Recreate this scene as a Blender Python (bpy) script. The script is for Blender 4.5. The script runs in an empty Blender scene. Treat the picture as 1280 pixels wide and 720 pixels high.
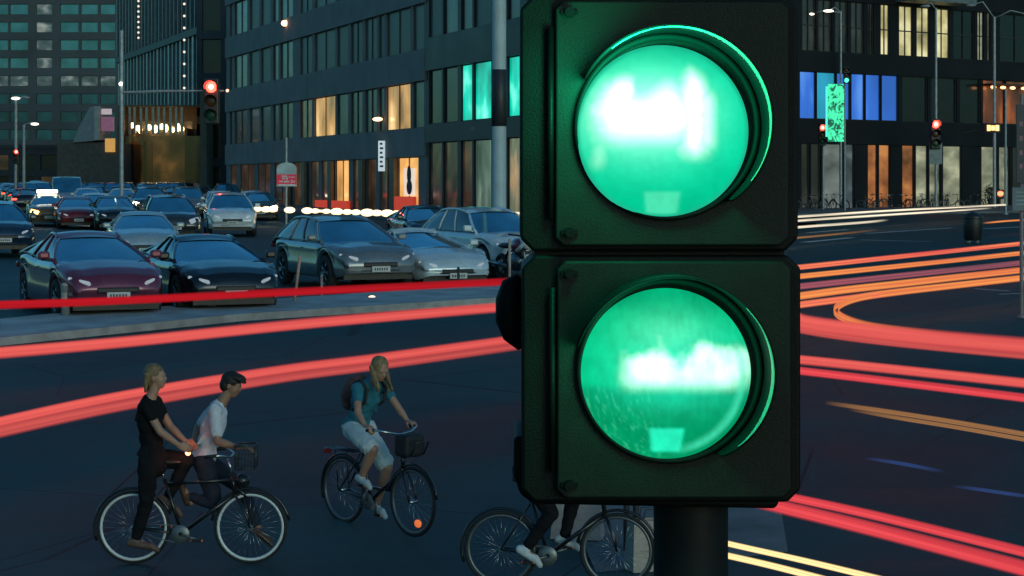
import bpy, bmesh, math, random
from mathutils import Vector, Matrix, Quaternion, noise as mnoise
import numpy as np
R = math.radians
random.seed(7)
SC = bpy.context.scene
COL = SC.collection

# ------------------------------------------------------------------ camera, world, sun, exposure
F, CX, HY, CZ = 2500.0, 640.0, 230.0, 3.57          # focal length in px of a 1280 px wide frame, principal column, horizon row, eye height
cam_d = bpy.data.cameras.new('camera'); cam = bpy.data.objects.new('camera', cam_d); COL.objects.link(cam)
cam.location = (0, 0, CZ); cam.rotation_euler = (R(90), 0, 0)
cam_d.sensor_width = 36.0; cam_d.lens = 36.0 * F / 1280.0
cam_d.shift_y = -(360.0 - HY) / 1280.0
cam_d.clip_start = 0.05; cam_d.clip_end = 5000
SC.camera = cam
SC.view_settings.view_transform = 'Standard'; SC.view_settings.look = 'None'
SC.view_settings.gamma = 1.0; SC.view_settings.exposure = 0.32
SC.render.use_motion_blur = False
SC.cycles.use_denoising = True
SC.cycles.sample_clamp_indirect = 3.0
SC.cycles.max_bounces = 5
SC.cycles.caustics_reflective = False; SC.cycles.caustics_refractive = False

W = bpy.data.worlds.new('World'); SC.world = W; W.use_nodes = True
wn = W.node_tree; wn.nodes.clear()
sky = wn.nodes.new('ShaderNodeTexSky'); sky.sky_type = 'NISHITA'; sky.sun_disc = False
SUN_EL, SUN_AZ = R(7.0), R(150)
sky.sun_elevation = SUN_EL; sky.sun_rotation = SUN_AZ
sky.ozone_density = 4.0
bgn = wn.nodes.new('ShaderNodeBackground'); bgn.inputs['Strength'].default_value = 0.15
mixn = wn.nodes.new('ShaderNodeMix'); mixn.data_type = 'RGBA'; mixn.blend_type = 'MULTIPLY'
mixn.inputs['Factor'].default_value = 1.0
mixn.inputs['B'].default_value = (0.48, 0.84, 0.78, 1)
outn = wn.nodes.new('ShaderNodeOutputWorld')
wn.links.new(sky.outputs['Color'], mixn.inputs['A']); wn.links.new(mixn.outputs['Result'], bgn.inputs['Color'])
wn.links.new(bgn.outputs['Background'], outn.inputs['Surface'])
sun_d = bpy.data.lights.new('sun', 'SUN'); sun_d.energy = 0.30; sun_d.angle = R(28); sun_d.color = (1.0, 0.97, 0.93)
sun = bpy.data.objects.new('sun', sun_d); COL.objects.link(sun)
# sun sits behind the camera, low on the horizon; lamp shines along -Z
_sd = Vector((math.sin(SUN_AZ) * math.cos(SUN_EL + R(6)), math.cos(SUN_AZ) * math.cos(SUN_EL + R(6)), math.sin(SUN_EL + R(6))))
sun.rotation_euler = _sd.to_track_quat('Z', 'Y').to_euler()

# ------------------------------------------------------------------ terrain profile and placing helpers
_PR = [(-60, 0), (19, 0.0), (22, .22), (25, .60), (29, .97), (34, 1.24), (45, 1.37), (69, 1.52), (100, 1.72), (125, 1.86), (200, 2.25), (420, 2.4), (3000, 2.4)]
def gz(d):
    for (a, za), (b, zb) in zip(_PR, _PR[1:]):
        if d <= b:
            t = max(0.0, min(1.0, (d - a) / (b - a))); return za + (zb - za) * t
    return _PR[-1][1]
def depth(py, h=0.0):
    """distance at which a point h above the ground shows at row py"""
    lo, hi = 4.0, 1500.0
    for _ in range(60):
        m = math.sqrt(lo * hi)
        if HY + F * (CZ - gz(m) - h) / m > py: lo = m
        else: hi = m
    return math.sqrt(lo * hi)
def G(px, py, h=0.0):
    d = depth(py, h); return Vector(((px - CX) / F * d, d, gz(d) + h))
def P(px, py, d):
    return Vector(((px - CX) / F * d, d, CZ - (py - HY) / F * d))

# ------------------------------------------------------------------ materials
_M = {}
def mat(name, col, rough=.6, metal=0.0, var=.25, vscale=3.0, emit=None, estr=0.0, coat=0.0, bump=0.0, bscale=40.0, spec=.5, alpha=None, trans=0.0, dirt=0.0):
    if name in _M: return _M[name]
    m = bpy.data.materials.new(name); m.use_nodes = True; nt = m.node_tree; b = nt.nodes['Principled BSDF']
    tc = nt.nodes.new('ShaderNodeTexCoord'); n = nt.nodes.new('ShaderNodeTexNoise'); n.inputs['Scale'].default_value = vscale; n.inputs['Detail'].default_value = 5
    nt.links.new(tc.outputs['Object'], n.inputs['Vector'])
    mr = nt.nodes.new('ShaderNodeMapRange'); mr.inputs['From Min'].default_value = .3; mr.inputs['From Max'].default_value = .7
    mr.inputs['To Min'].default_value = 1 - var; mr.inputs['To Max'].default_value = 1 + var
    nt.links.new(n.outputs['Fac'], mr.inputs['Value'])
    mx = nt.nodes.new('ShaderNodeMix'); mx.data_type = 'RGBA'; mx.blend_type = 'MULTIPLY'; mx.inputs['Factor'].default_value = 1
    mx.inputs['A'].default_value = (*col, 1); nt.links.new(mr.outputs['Result'], mx.inputs['B']); 
    nt.links.new(mx.outputs['Result'], b.inputs['Base Color'])
    b.inputs['Roughness'].default_value = rough; b.inputs['Metallic'].default_value = metal
    b.inputs['Specular IOR Level'].default_value = spec
    b.inputs['Coat Weight'].default_value = coat; b.inputs['Coat Roughness'].default_value = .05
    b.inputs['Transmission Weight'].default_value = trans
    if rough > .12:
        mr2 = nt.nodes.new('ShaderNodeMapRange'); mr2.inputs['To Min'].default_value = max(.02, rough - .12); mr2.inputs['To Max'].default_value = min(1, rough + .12)
        nt.links.new(n.outputs['Fac'], mr2.inputs['Value']); nt.links.new(mr2.outputs['Result'], b.inputs['Roughness'])
    if emit:
        b.inputs['Emission Color'].default_value = (*emit, 1); b.inputs['Emission Strength'].default_value = estr
    if bump:
        n2 = nt.nodes.new('ShaderNodeTexNoise'); n2.inputs['Scale'].default_value = bscale; n2.inputs['Detail'].default_value = 4
        nt.links.new(tc.outputs['Object'], n2.inputs['Vector'])
        bp = nt.nodes.new('ShaderNodeBump'); bp.inputs['Strength'].default_value = bump; bp.inputs['Distance'].default_value = .02
        nt.links.new(n2.outputs['Fac'], bp.inputs['Height']); nt.links.new(bp.outputs['Normal'], b.inputs['Normal'])
    _M[name] = m; return m

def room_mat(name, c1, c2, strength, sx=1.4, sz=.5, dark=.25, seed=0.0):
    """a lit room behind glass: curtains, furniture and wall tones that give off light unevenly"""
    if name in _M: return _M[name]
    m = bpy.data.materials.new(name); m.use_nodes = True; nt = m.node_tree; b = nt.nodes['Principled BSDF']; L = nt.links.new
    tc = nt.nodes.new('ShaderNodeTexCoord'); mp = nt.nodes.new('ShaderNodeMapping'); mp.inputs['Scale'].default_value = (sx, sx, sz); mp.inputs['Location'].default_value = (seed, seed, seed)
    L(tc.outputs['Object'], mp.inputs['Vector'])
    n = nt.nodes.new('ShaderNodeTexNoise'); n.inputs['Scale'].default_value = 1.0; n.inputs['Detail'].default_value = 3; L(mp.outputs['Vector'], n.inputs['Vector'])
    v = nt.nodes.new('ShaderNodeTexVoronoi'); v.distance = 'CHEBYCHEV'; v.inputs['Scale'].default_value = .8; L(mp.outputs['Vector'], v.inputs['Vector'])
    cr = nt.nodes.new('ShaderNodeValToRGB'); cr.color_ramp.elements[0].position = .32; cr.color_ramp.elements[1].position = .66
    cr.color_ramp.elements[0].color = (*[c * dark for c in c2], 1); cr.color_ramp.elements[1].color = (*c1, 1)
    e = cr.color_ramp.elements.new(.5); e.color = (*c2, 1)
    ad = nt.nodes.new('ShaderNodeMix'); ad.data_type = 'FLOAT'; ad.inputs['Factor'].default_value = .35
    L(n.outputs['Fac'], ad.inputs['A']); L(v.outputs['Distance'], ad.inputs['B']); L(ad.outputs['Result'], cr.inputs['Fac'])
    L(cr.outputs['Color'], b.inputs['Emission Color']); b.inputs['Emission Strength'].default_value = strength
    b.inputs['Base Color'].default_value = (.02, .02, .02, 1); b.inputs['Roughness'].default_value = .1
    _M[name] = m; return m

# ------------------------------------------------------------------ mesh helpers
class MB:
    def __init__(s): s.v = []; s.f = []; s.sm = []
    def add(s, vs, fs, smooth=False):
        o = len(s.v); s.v += [tuple(v) for v in vs]; s.f += [tuple(i + o for i in f) for f in fs]; s.sm += [smooth] * len(fs); return s
    def box(s, x0, x1, y0, y1, z0, z1):
        vs = [(x0,y0,z0),(x1,y0,z0),(x1,y1,z0),(x0,y1,z0),(x0,y0,z1),(x1,y0,z1),(x1,y1,z1),(x0,y1,z1)]
        return s.add(vs, [(0,3,2,1),(4,5,6,7),(0,1,5,4),(1,2,6,5),(2,3,7,6),(3,0,4,7)])
    def cbox(s, c, sz, M=None, bev=0.0):
        """box with chamfered edges"""
        bm = bmesh.new(); bmesh.ops.create_cube(bm, size=1.0)
        for v in bm.verts: v.co = Vector((v.co.x*sz[0], v.co.y*sz[1], v.co.z*sz[2]))
        if bev: bmesh.ops.bevel(bm, geom=bm.edges[:], offset=bev, segments=2, affect='EDGES', profile=.5)
        bm.verts.ensure_lookup_table()
        vs = [Vector(c) + ((M @ v.co) if M else v.co) for v in bm.verts]
        fs = [[v.index for v in f.verts] for f in bm.faces]; bm.free()
        return s.add(vs, fs)
    def tube(s, pts, r, seg=10, closed=False, smooth=True):
        pts = [Vector(p) for p in pts]; n = len(pts); rs = r if isinstance(r, (list, tuple)) else [r] * n
        vs = []; fs = []; up = None
        for i, p in enumerate(pts):
            if closed: t = pts[(i+1) % n] - pts[i-1]
            else: t = pts[min(i+1, n-1)] - pts[max(i-1, 0)]
            t.normalize()
            if up is None: up = t.orthogonal().normalized()
            up = (up - t * up.dot(t)); up = up.normalized() if up.length > 1e-6 else t.orthogonal().normalized()
            sd = t.cross(up)
            for k in range(seg):
                a = 2 * math.pi * k / seg; vs.append(p + (up * math.cos(a) + sd * math.sin(a)) * rs[i])
        m = n if closed else n - 1
        for i in range(m):
            j = (i + 1) % n
            for k in range(seg):
                l = (k + 1) % seg; fs.append((i*seg+k, i*seg+l, j*seg+l, j*seg+k))
        s.add(vs, fs, smooth)
        if not closed:
            o = len(s.v) - len(vs); s.f += [tuple(o + k for k in range(seg))[::-1], tuple(o + (n-1)*seg + k for k in range(seg))]; s.sm += [False, False]
        return s
    def cyl(s, a, b, r, r2=None, seg=16): return s.tube([a, b], [r, r if r2 is None else r2], seg)
    def lathe(s, prof, seg=24, M=None, smooth=True, a0=0.0, a1=2*math.pi):
        """prof = (radius, height) pairs turned round local Z"""
        full = abs(a1 - a0 - 2*math.pi) < 1e-6; n = seg if full else seg + 1; vs = []; fs = []
        for (r, h) in prof:
            for k in range(n):
                a = a0 + (a1 - a0) * k / seg; v = Vector((r*math.cos(a), r*math.sin(a), h)); vs.append(M @ v if M else v)
        for i in range(len(prof)-1):
            for k in range(seg):
                l = (k+1) % n; fs.append((i*n+k, i*n+l, (i+1)*n+l, (i+1)*n+k))
        return s.add(vs, fs, smooth)
    def ball(s, c, r, seg=12, rings=8, M=None):
        rr = r if isinstance(r, (tuple, list)) else (r, r, r); c = Vector(c); vs = []; fs = []
        for i in range(rings+1):
            th = math.pi * i / rings
            for k in range(seg):
                a = 2*math.pi*k/seg; v = Vector((rr[0]*math.sin(th)*math.cos(a), rr[1]*math.sin(th)*math.sin(a), rr[2]*math.cos(th))); vs.append(c + (M @ v if M else v))
        for i in range(rings):
            for k in range(seg):
                l = (k+1) % seg; fs.append((i*seg+k, (i+1)*seg+k, (i+1)*seg+l, i*seg+l))
        return s.add(vs, fs, True)
    def poly(s, pts, y0, y1):
        """prism of an (x,z) outline between two y values"""
        n = len(pts); vs = [(x, y0, z) for x, z in pts] + [(x, y1, z) for x, z in pts]
        return s.add(vs, [tuple(range(n)), tuple(range(n, 2*n))[::-1]] + [(i, (i+1) % n + 0, (i+1) % n + n, i + n)[::-1] for i in range(n)])
    def mesh(s, name):
        me = bpy.data.meshes.new(name); me.from_pydata(s.v, [], s.f); me.validate(clean_customdata=False)
        if len(me.polygons) == len(s.sm): me.polygons.foreach_set('use_smooth', s.sm)
        bm = bmesh.new(); bm.from_mesh(me); bmesh.ops.recalc_face_normals(bm, faces=bm.faces[:]); bm.to_mesh(me); bm.free()
        return me
    def build(s, name, m, parent=None, **tags):
        me = s.mesh(name); me.materials.append(m); return link(name, me, parent, **tags)
def link(name, me, parent=None, **tags):
    o = bpy.data.objects.new(name, me); COL.objects.link(o); o.parent = parent
    for k, v in tags.items():
        if v: o[k] = v
    return o
def thing(name, label, category, loc=(0,0,0), rz=0.0, group=None):
    return link(name, None, None, label=label, category=category, group=group) if False else _thing(name, label, category, loc, rz, group)
def _thing(name, label, category, loc, rz, group):
    o = bpy.data.objects.new(name, None); COL.objects.link(o); o.location = loc; o.rotation_euler = (0, 0, rz); o.empty_display_size = .2
    o['label'] = label; o['category'] = category
    if group: o['group'] = group
    return o
KIDS = {}
def copy_tree(o, parent=None, loc=None, rz=None, label=None, group=None):
    c = o.copy(); COL.objects.link(c); c.parent = parent
    if loc is not None: c.location = loc
    if rz is not None: c.rotation_euler = (0, 0, rz)
    if label: c['label'] = label
    if group: c['group'] = group
    for ch in [k for k in bpy.data.objects if k.parent == o]: copy_tree(ch, c)
    return c

# ================================================================== GROUND, STREET
def asphalt_mat():
    m = bpy.data.materials.new('asphalt'); m.use_nodes = True; nt = m.node_tree; b = nt.nodes['Principled BSDF']; L = nt.links.new
    tc = nt.nodes.new('ShaderNodeTexCoord')
    n = nt.nodes.new('ShaderNodeTexNoise'); n.inputs['Scale'].default_value = .35; n.inputs['Detail'].default_value = 7; L(tc.outputs['Object'], n.inputs['Vector'])
    g = nt.nodes.new('ShaderNodeTexNoise'); g.inputs['Scale'].default_value = 60; g.inputs['Detail'].default_value = 3; L(tc.outputs['Object'], g.inputs['Vector'])
    mp = nt.nodes.new('ShaderNodeMapping'); mp.inputs['Rotation'].default_value = (0, 0, R(-24)); mp.inputs['Scale'].default_value = (.06, .9, 1); L(tc.outputs['Object'], mp.inputs['Vector'])
    st = nt.nodes.new('ShaderNodeTexNoise'); st.inputs['Scale'].default_value = 1.0; st.inputs['Detail'].default_value = 4; L(mp.outputs['Vector'], st.inputs['Vector'])
    cr = nt.nodes.new('ShaderNodeValToRGB'); cr.color_ramp.elements[0].position = .30; cr.color_ramp.elements[1].position = .72
    cr.color_ramp.elements[0].color = (.010, .038, .042, 1); cr.color_ramp.elements[1].color = (.032, .092, .096, 1)
    ad = nt.nodes.new('ShaderNodeMath'); ad.operation = 'ADD'; ad.use_clamp = True
    ml = nt.nodes.new('ShaderNodeMath'); ml.operation = 'MULTIPLY_ADD'; ml.inputs[1].default_value = .7; ml.inputs[2].default_value = -.35; L(st.outputs['Fac'], ml.inputs[0])
    m3 = nt.nodes.new('ShaderNodeMath'); m3.operation = 'MULTIPLY_ADD'; m3.inputs[1].default_value = .6; m3.inputs[2].default_value = -.30; L(g.outputs['Fac'], m3.inputs[0])
    a2 = nt.nodes.new('ShaderNodeMath'); a2.operation = 'ADD'
    L(n.outputs['Fac'], ad.inputs[0]); L(ml.outputs[0], ad.inputs[1]); L(ad.outputs[0], a2.inputs[0]); L(m3.outputs[0], a2.inputs[1]); L(a2.outputs[0], cr.inputs['Fac'])
    vo = nt.nodes.new('ShaderNodeTexVoronoi'); vo.feature = 'DISTANCE_TO_EDGE'; vo.inputs['Scale'].default_value = .33; L(tc.outputs['Object'], vo.inputs['Vector'])
    lt = nt.nodes.new('ShaderNodeMath'); lt.operation = 'LESS_THAN'; lt.inputs[1].default_value = .004; L(vo.outputs['Distance'], lt.inputs[0])
    mk = nt.nodes.new('ShaderNodeMix'); mk.data_type = 'RGBA'; mk.inputs['B'].default_value = (.018, .018, .02, 1); L(lt.outputs[0], mk.inputs['Factor']); L(cr.outputs['Color'], mk.inputs['A'])
    L(mk.outputs['Result'], b.inputs['Base Color'])
    rr = nt.nodes.new('ShaderNodeMapRange'); rr.inputs['To Min'].default_value = .38; rr.inputs['To Max'].default_value = .75; L(ad.outputs[0], rr.inputs['Value']); L(rr.outputs['Result'], b.inputs['Roughness'])
    bp = nt.nodes.new('ShaderNodeBump'); bp.inputs['Strength'].default_value = .8; bp.inputs['Distance'].default_value = .012; L(g.outputs['Fac'], bp.inputs['Height']); L(bp.outputs['Normal'], b.inputs['Normal'])
    b.inputs['Specular IOR Level'].default_value = .15
    return m
ASPH = asphalt_mat()
ys = [-60, 0, 10] + [19 + .5*i for i in range(34)] + [37, 40, 45, 52, 60, 69, 85, 100, 125, 160, 200, 300, 420, 900, 3000]
xs = [-3000, -300, -60, -20, 0, 20, 60, 300, 3000]
g = MB(); vs = [(x, y, gz(y)) for y in ys for x in xs]; nx = len(xs)
g.add(vs, [(j*nx+i, j*nx+i+1, (j+1)*nx+i+1, (j+1)*nx+i) for j in range(len(ys)-1) for i in range(nx-1)])
g.build('road', ASPH, kind='structure')

def strip(name, A, B, dz, m, kind='structure', thick=0.0, n=40, **tags):
    """ribbon between two ground lines A and B (pairs of end points), following the terrain"""
    g = MB(); vs = []
    for i in range(n+1):
        t = i/n
        a = Vector(A[0]).lerp(Vector(A[1]), t); b = Vector(B[0]).lerp(Vector(B[1]), t)
        for s_ in (0, .33, .67, 1):
            p = a.lerp(b, s_); vs.append((p.x, p.y, gz(p.y)+dz))
    fs = [(i*4+k, i*4+k+1, i*4+k+5, i*4+k+4) for i in range(n) for k in range(3)]
    g.add(vs, fs)
    if thick:
        for side in (0, 3):
            vv = []
            for i in range(n+1):
                p = vs[i*4+side]; vv += [p, (p[0], p[1], p[2]-thick)]
            g.add(vv, [(2*i, 2*i+1, 2*i+3, 2*i+2) for i in range(n)])
    return g.build(name, m, kind=kind, **tags)
CONC = mat('paving_concrete', (.42, .44, .44), .8, var=.3, vscale=1.5, bump=.4, bscale=60)
KERB = mat('kerb_stone', (.38, .38, .36), .75, var=.25, vscale=4, bump=.3)
PAINT = mat('road_paint', (.55, .55, .52), .6, var=.45, vscale=9, bump=.2)
PAVE = mat('side_paving', (.13, .135, .14), .8, var=.35, vscale=.8, bump=.4)
def gl(px, py, ext=0.0): p = G(px, py); return p
# the pale median between the parked cars and the road
fa, fb = G(-60, 437), G(700, 374); ba, bb = G(-60, 414), G(700, 356)
strip('median_pavement', (fa, fb), (ba, bb), .12, CONC, thick=.13)
strip('median_kerb', (fa - Vector((0,.16,0)), fb - Vector((0,.16,0))), (fa - Vector((0,.003,0)), fb - Vector((0,.003,0))), .125, KERB, thick=.13)
# paving under the shops on either side
a_, b_ = Vector((-90, 345, 0)), Vector((6.0, 90, 0))
strip('shop_pavement', ((-46, 203, 0), (0.5, 84, 0)), ((-30, 212, 0), (14, 92, 0)), .13, PAVE, thick=.14)
strip('plaza_pavement', ((8.0, 106, 0), (120, 178, 0)), ((6, 118, 0), (110, 200, 0)), .13, PAVE, thick=.14)
# pale crossing island behind the signal
strip('crossing_island', (G(745, 716), G(985, 690)), (G(700, 600), G(965, 560)), .004, mat('island_concrete', (.16, .165, .165), .8, var=.3, vscale=2, bump=.4), n=20)
# worn lane markings
def mark(a, b, w, name='lane_marking'):
    a, b = G(*a), G(*b); d = (b-a); d.z = 0; nrm = Vector((-d.y, d.x, 0)).normalized()*w/2
    strip(name, (a-nrm, b-nrm), (a+nrm, b+nrm), .004, PAINT, n=16)
for a, b, w in [((1005, 303), (1065, 297), .35), ((1075, 300), (1165, 302), .25), ((1080, 292), (1190, 285), .3), ((1010, 291), (1060, 287), .3),
                ((1230, 286), (1290, 283), .4), ((1218, 361), (1262, 364), .14), ((1250, 368), (1300, 366), .14), ((-30, 388), (12, 387), .12)]:
    mark(a, b, w)

# ================================================================== BUILDINGS
GLASS_DK = mat('dark_glass', (.012, .016, .02), .15, var=.3, vscale=.6, spec=.4)
def reflective(name, col, r=.12, var=.35, vs=.25, metal=.85): return mat(name, col, r, metal, var=var, vscale=vs)
def facade(root, W_, D_, H_, storeys, bays, wallm, framem, pane_of, recess=.35, proud=.12, mull=None, skip=None, base_m=None, roofm=None):
    w = MB()
    w.box(0, W_, recess + .25, D_, 0, H_)
    zz = [0] + [z for s in storeys for z in s] + [H_]
    for a, b in zip(zz[0::2], zz[1::2]):
        if b - a > .02: w.box(0, W_, -proud, recess + .252, a, b)
    bays_of = bays if callable(bays) else (lambda j: bays)
    for j, (z0, z1) in enumerate(storeys):
        xx = [0] + [x for s in bays_of(j) for x in s[:2]] + [W_]
        for a, b in zip(xx[0::2], xx[1::2]):
            if b - a > .02: w.box(a, b, 0, recess + .251, z0, z1)
    w.build('wall', wallm, root)
    for j, (z0, z1) in enumerate(storeys):
        for i, bay in enumerate(bays_of(j)):
            x0, x1 = bay[:2]; nm = bay[2] if len(bay) > 2 else 1
            pm = pane_of(i, j)
            if pm is None: continue
            f = MB(); t = .06
            f.box(x0+.003, x1-.003, recess*.6, recess, z0+.003, z0+t); f.box(x0+.003, x1-.003, recess*.6, recess, z1-t, z1-.003)
            f.box(x0+.003, x0+t, recess*.6, recess, z0+t, z1-t); f.box(x1-t, x1-.003, recess*.6, recess, z0+t, z1-t)
            for k in range(1, nm):
                xm = x0 + (x1-x0)*k/nm; f.box(xm-.035, xm+.035, recess*.55, recess, z0+t, z1-t)
            fo = f.build('window', framem, root)
            p = MB(); p.box(x0+t, x1-t, recess, recess+.03, z0+t, z1-t); p.build('pane', pm, fo)
    r = MB(); r.box(-.2, W_+.2, -.3, D_, H_+.003, H_+.5); r.build('roof', roofm or wallm, root)

# --- office slab, grey concrete bands (runs away to the left at 20 degrees)
def facU(px):
    k = (px-CX)/F; t = (-10.75-128*k)/(k+.364); return t
def facP(px):
    t = facU(px); return Vector((-10.75-.364*t, 128+t, gz(128+t)))
pM = facP(283); thM = math.atan2(-1, .364)
rM = thing('office_building', 'long grey office building with concrete bands and lit shop windows behind the parked cars', 'building', (pM.x, pM.y, 0), thM)
u0 = facU(283); U = lambda px: (u0 - facU(px)) * math.hypot(1, .364)
E = CZ
GRD = 1.9
CM = mat('grey_concrete', (.25, .215, .205), .7, var=.25, vscale=.5, bump=.15, bscale=8)
FM = mat('window_frame_dark', (.03, .03, .032), .6, .0)
CURT = [mat('curtain_grey', (.09, .085, .075), .5, var=.5, vscale=.9, coat=.15), mat('curtain_green', (.07, .075, .055), .5, var=.5, vscale=.7, coat=.15), mat('curtain_dark', (.025, .03, .032), .3, var=.5, vscale=.8, coat=.25), mat('curtain_pale', (.12, .11, .09), .5, var=.4, vscale=1.0, coat=.15)]
pxb = [(287, 291), (293, 309), (312, 324), (326, 338), (341, 348), (350, 366), (375, 390), (393, 419), (421, 435), (438, 453), (456, 471), (473, 480), (483, 513), (516, 530)]
pxg = [(288, 296), (300, 318), (322, 338), (343, 360), (366, 380), (388, 398), (402, 414), (419, 436), (441, 452), (458, 470), (474, 492), (497, 523)]
st = [(GRD, E+1.55), (E+3.15, E+5.8), (E+7.55, E+10.15), (E+11.8, E+14.4), (E+16.0, E+18.6)]
bays = lambda j: [(U(a), U(b), 2 if (b-a) > 14 else 1) for a, b in (pxb if j else pxg)]
ROOMW = room_mat('room_warm', (1, .66, .28), (.55, .28, .08), .8, .5, .3, .3)
ROOMD = room_mat('room_dim', (.16, .10, .05), (.05, .035, .025), .35, 1.2, .8, .2, 3)
SHOPY = room_mat('shop_yellow', (1, .72, .30), (.85, .42, .12), .9, .45, .4, .5, 5)
BROWN = room_mat('shop_brown', (.20, .10, .05), (.08, .045, .025), .35, .35, .6, .4, 8)
def paneM(i, j):
    if j == 0: return {7: SHOPY, 11: SHOPY, 10: ROOMD}.get(i, BROWN)
    if j == 1: return {6: ROOMD, 7: ROOMW, 12: ROOMW}.get(i, CURT[2])
    return CURT[[0, 2, 1, 0, 2, 2, 0, 3, 1, 1, 3, 0, 1, 3, 2][(i + j*0) % 15]]
facade(rM, U(533), 14, 27, st, bays, CM, mat('grey_window_frame', (.09, .09, .085), .6), paneM, recess=.12, proud=.12)
# brown shopfront pillars and red shop plinth
for a in (362, 382, 415, 454, 493):
    pl = MB(); pl.box(U(a), U(a)+.9, -.32, -.123, GRD, E+1.5); pl.build('shop_pillar', mat('pillar_brown', (.16, .10, .05), .5), rM)
for a, b, t in ((399, 440, .6), (497, 523, .95)):
    rp = MB(); rp.box(U(a), U(b), -.30, -.125, GRD+.05, GRD+t); rp.build('shop_plinth', mat('red_backlit_plinth', (.3, .03, .02), .5, emit=(1, .08, .03), estr=.35), rM)
# poster of a dark figure shape in the yellow shop window
pt = MB(); xa = U(504); pt.box(xa, U(517), .05, .075, GRD+1.0, E+.9)
pc = pt.build('poster', mat('poster_cream', (.5, .42, .35), .6, emit=(1, .85, .7), estr=.6), rM)
bl = MB(); xm = (xa+U(517))/2; bl.ball((xm, .04, GRD+2.2), (.42, .03, .55)); bl.ball((xm+.05, .04, GRD+1.5), (.55, .03, .45)); bl.build('poster_shape', mat('poster_dark', (.06, .03, .04), .6), pc)

# --- dark corner block next to it with teal lit upper window
pN = facP(533.5)
rN = thing('corner_building', 'dark glass corner building with a glowing turquoise upper window and lit shop below', 'building', (pN.x, pN.y, 0), thM)
u1 = facU(533.5); V = lambda px: (u1 - facU(px)) * math.hypot(1, .364)
DKW = mat('dark_cladding', (.022, .024, .03), .5, var=.35, vscale=.4, coat=.05)
TEAL = room_mat('room_teal', (.35, 1.4, 1.05), (.0, .62, .44), .9, .35, .35, .25, 2)
pn = [(536, 552), (554, 572), (576, 590), (592, 614), (616, 632), (634, 650)]
stn = [(GRD, E+2.3), (E+3.3, E+6.3), (E+8.1, E+11.2), (E+12.4, E+15.4), (E+16.6, E+19.6)]
def paneN(i, j):
    if j == 0: return {2: BROWN, 3: room_mat('shop_dim_teal', (.30, .42, .30), (.12, .2, .16), .5, .9, .4, .3, 9), 4: SHOPY, 5: room_mat('shop_amber', (.7, .42, .2), (.2, .22, .14), .6, 1.2, .4, .4, 4)}.get(i, ROOMD)
    if j == 1: return TEAL if i >= 2 else GLASS_DK
    return CURT[2] if i % 3 else CURT[0]
facade(rN, V(662), 8, 26.0, stn, [(V(a), V(b), 1) for a, b in pn], DKW, FM, paneN, recess=.12, proud=.1)

# --- right-hand building, dark cladding
dR = math.atan2(1, 1.34); pR = Vector((18.7 - 1.34*2.2, 130 - 2.2, 0))
def Rx(px):
    k = (px-CX)/F; s_ = (k*130 - 18.7)/(1.34 - k); return (s_ + 2.2) * math.hypot(1, 1.34)
rR = thing('dark_corner_block', 'black clad building at the right with blue lit windows over street level shops', 'building', (pR.x, pR.y, 0), dR)
BLUE = room_mat('room_blue', (.16, .42, 1.0), (.03, .16, .70), .75, .35, .12, .7, 1)
BLUE2 = room_mat('room_cyan', (.10, .75, .80), (.02, .35, .55), .8, .35, .2, .7, 2)
CREAM = room_mat('room_cream', (1, .95, .55), (.62, .55, .25), .72, .6, .6, .35, 6)
DIMC = room_mat('room_faint', (.10, .10, .08), (.03, .035, .03), .3, .5, .6, .4, 7)
ORNG = room_mat('shop_orange', (.95, .40, .11), (.5, .17, .05), .55, .5, .7, .25, 8)
PALE = room_mat('shop_pale', (.80, .80, .52), (.34, .36, .24), .55, .45, .8, .3, 9)
BLK = mat('black_cladding', (.010, .011, .014), .6, var=.4, vscale=.3, spec=.2)
def rowR(z0, z1, cells):
    return z0, z1, cells
rows = [
 (GRD, E+2.65, [(1002, 1012, DIMC), (1014, 1026, DIMC), (1029, 1052, room_mat('shop_grey', (.42, .47, .42), (.25, .3, .28), .4, .4, .7, .3, 3)), (1055, 1068, room_mat('shop_bluegrey', (.3, .38, .42), (.1, .14, .16), .35, .4, .7, .4, 4)), (1085, 1097, ORNG), (1099, 1113, ORNG), (1128, 1143, ORNG), (1145, 1160, PALE), (1162, 1176, PALE), (1179, 1202, PALE), (1227, 1246, PALE), (1249, 1262, PALE), (1266, 1300, DIMC)]),
 (E+4.25, E+7.35, [(1000, 1020, BLUE), (1021.5, 1045, BLUE2), (1046.5, 1063, BLUE), (1064.5, 1081, BLUE), (1082.5, 1101, BLUE), (1102.5, 1123, BLUE), (1128, 1160, GLASS_DK), (1164, 1196, GLASS_DK), (1200, 1226, GLASS_DK), (1229, 1256, room_mat('room_ember', (.5, .12, .03), (.16, .04, .015), .6, .8, .3, .3, 5)), (1258, 1290, room_mat('room_ember', None, None, 0))]),
 (E+8.7, E+12.1, [(1003, 1020, DIMC), (1023, 1040, DIMC), (1044, 1060, DIMC), (1064, 1080, DIMC), (1085, 1092, DIMC), (1101, 1112, CREAM), (1124, 1141, CREAM), (1146, 1162, CREAM), (1169, 1187, CREAM), (1192, 1218, GLASS_DK), (1222, 1230, PALE), (1233, 1238, PALE), (1250, 1290, GLASS_DK)]),
 (E+14.0, E+17.4, [(1003, 1030, DIMC), (1034, 1060, GLASS_DK), (1064, 1090, DIMC), (1094, 1120, GLASS_DK), (1124, 1150, DIMC), (1154, 1180, GLASS_DK), (1222, 1237, PALE), (1250, 1290, GLASS_DK)])]
w = MB(); HR = 34; WR = Rx(1330); rec = .16
w.box(0, WR, rec+.25, 18, 0, HR)
zprev = 0
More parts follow.
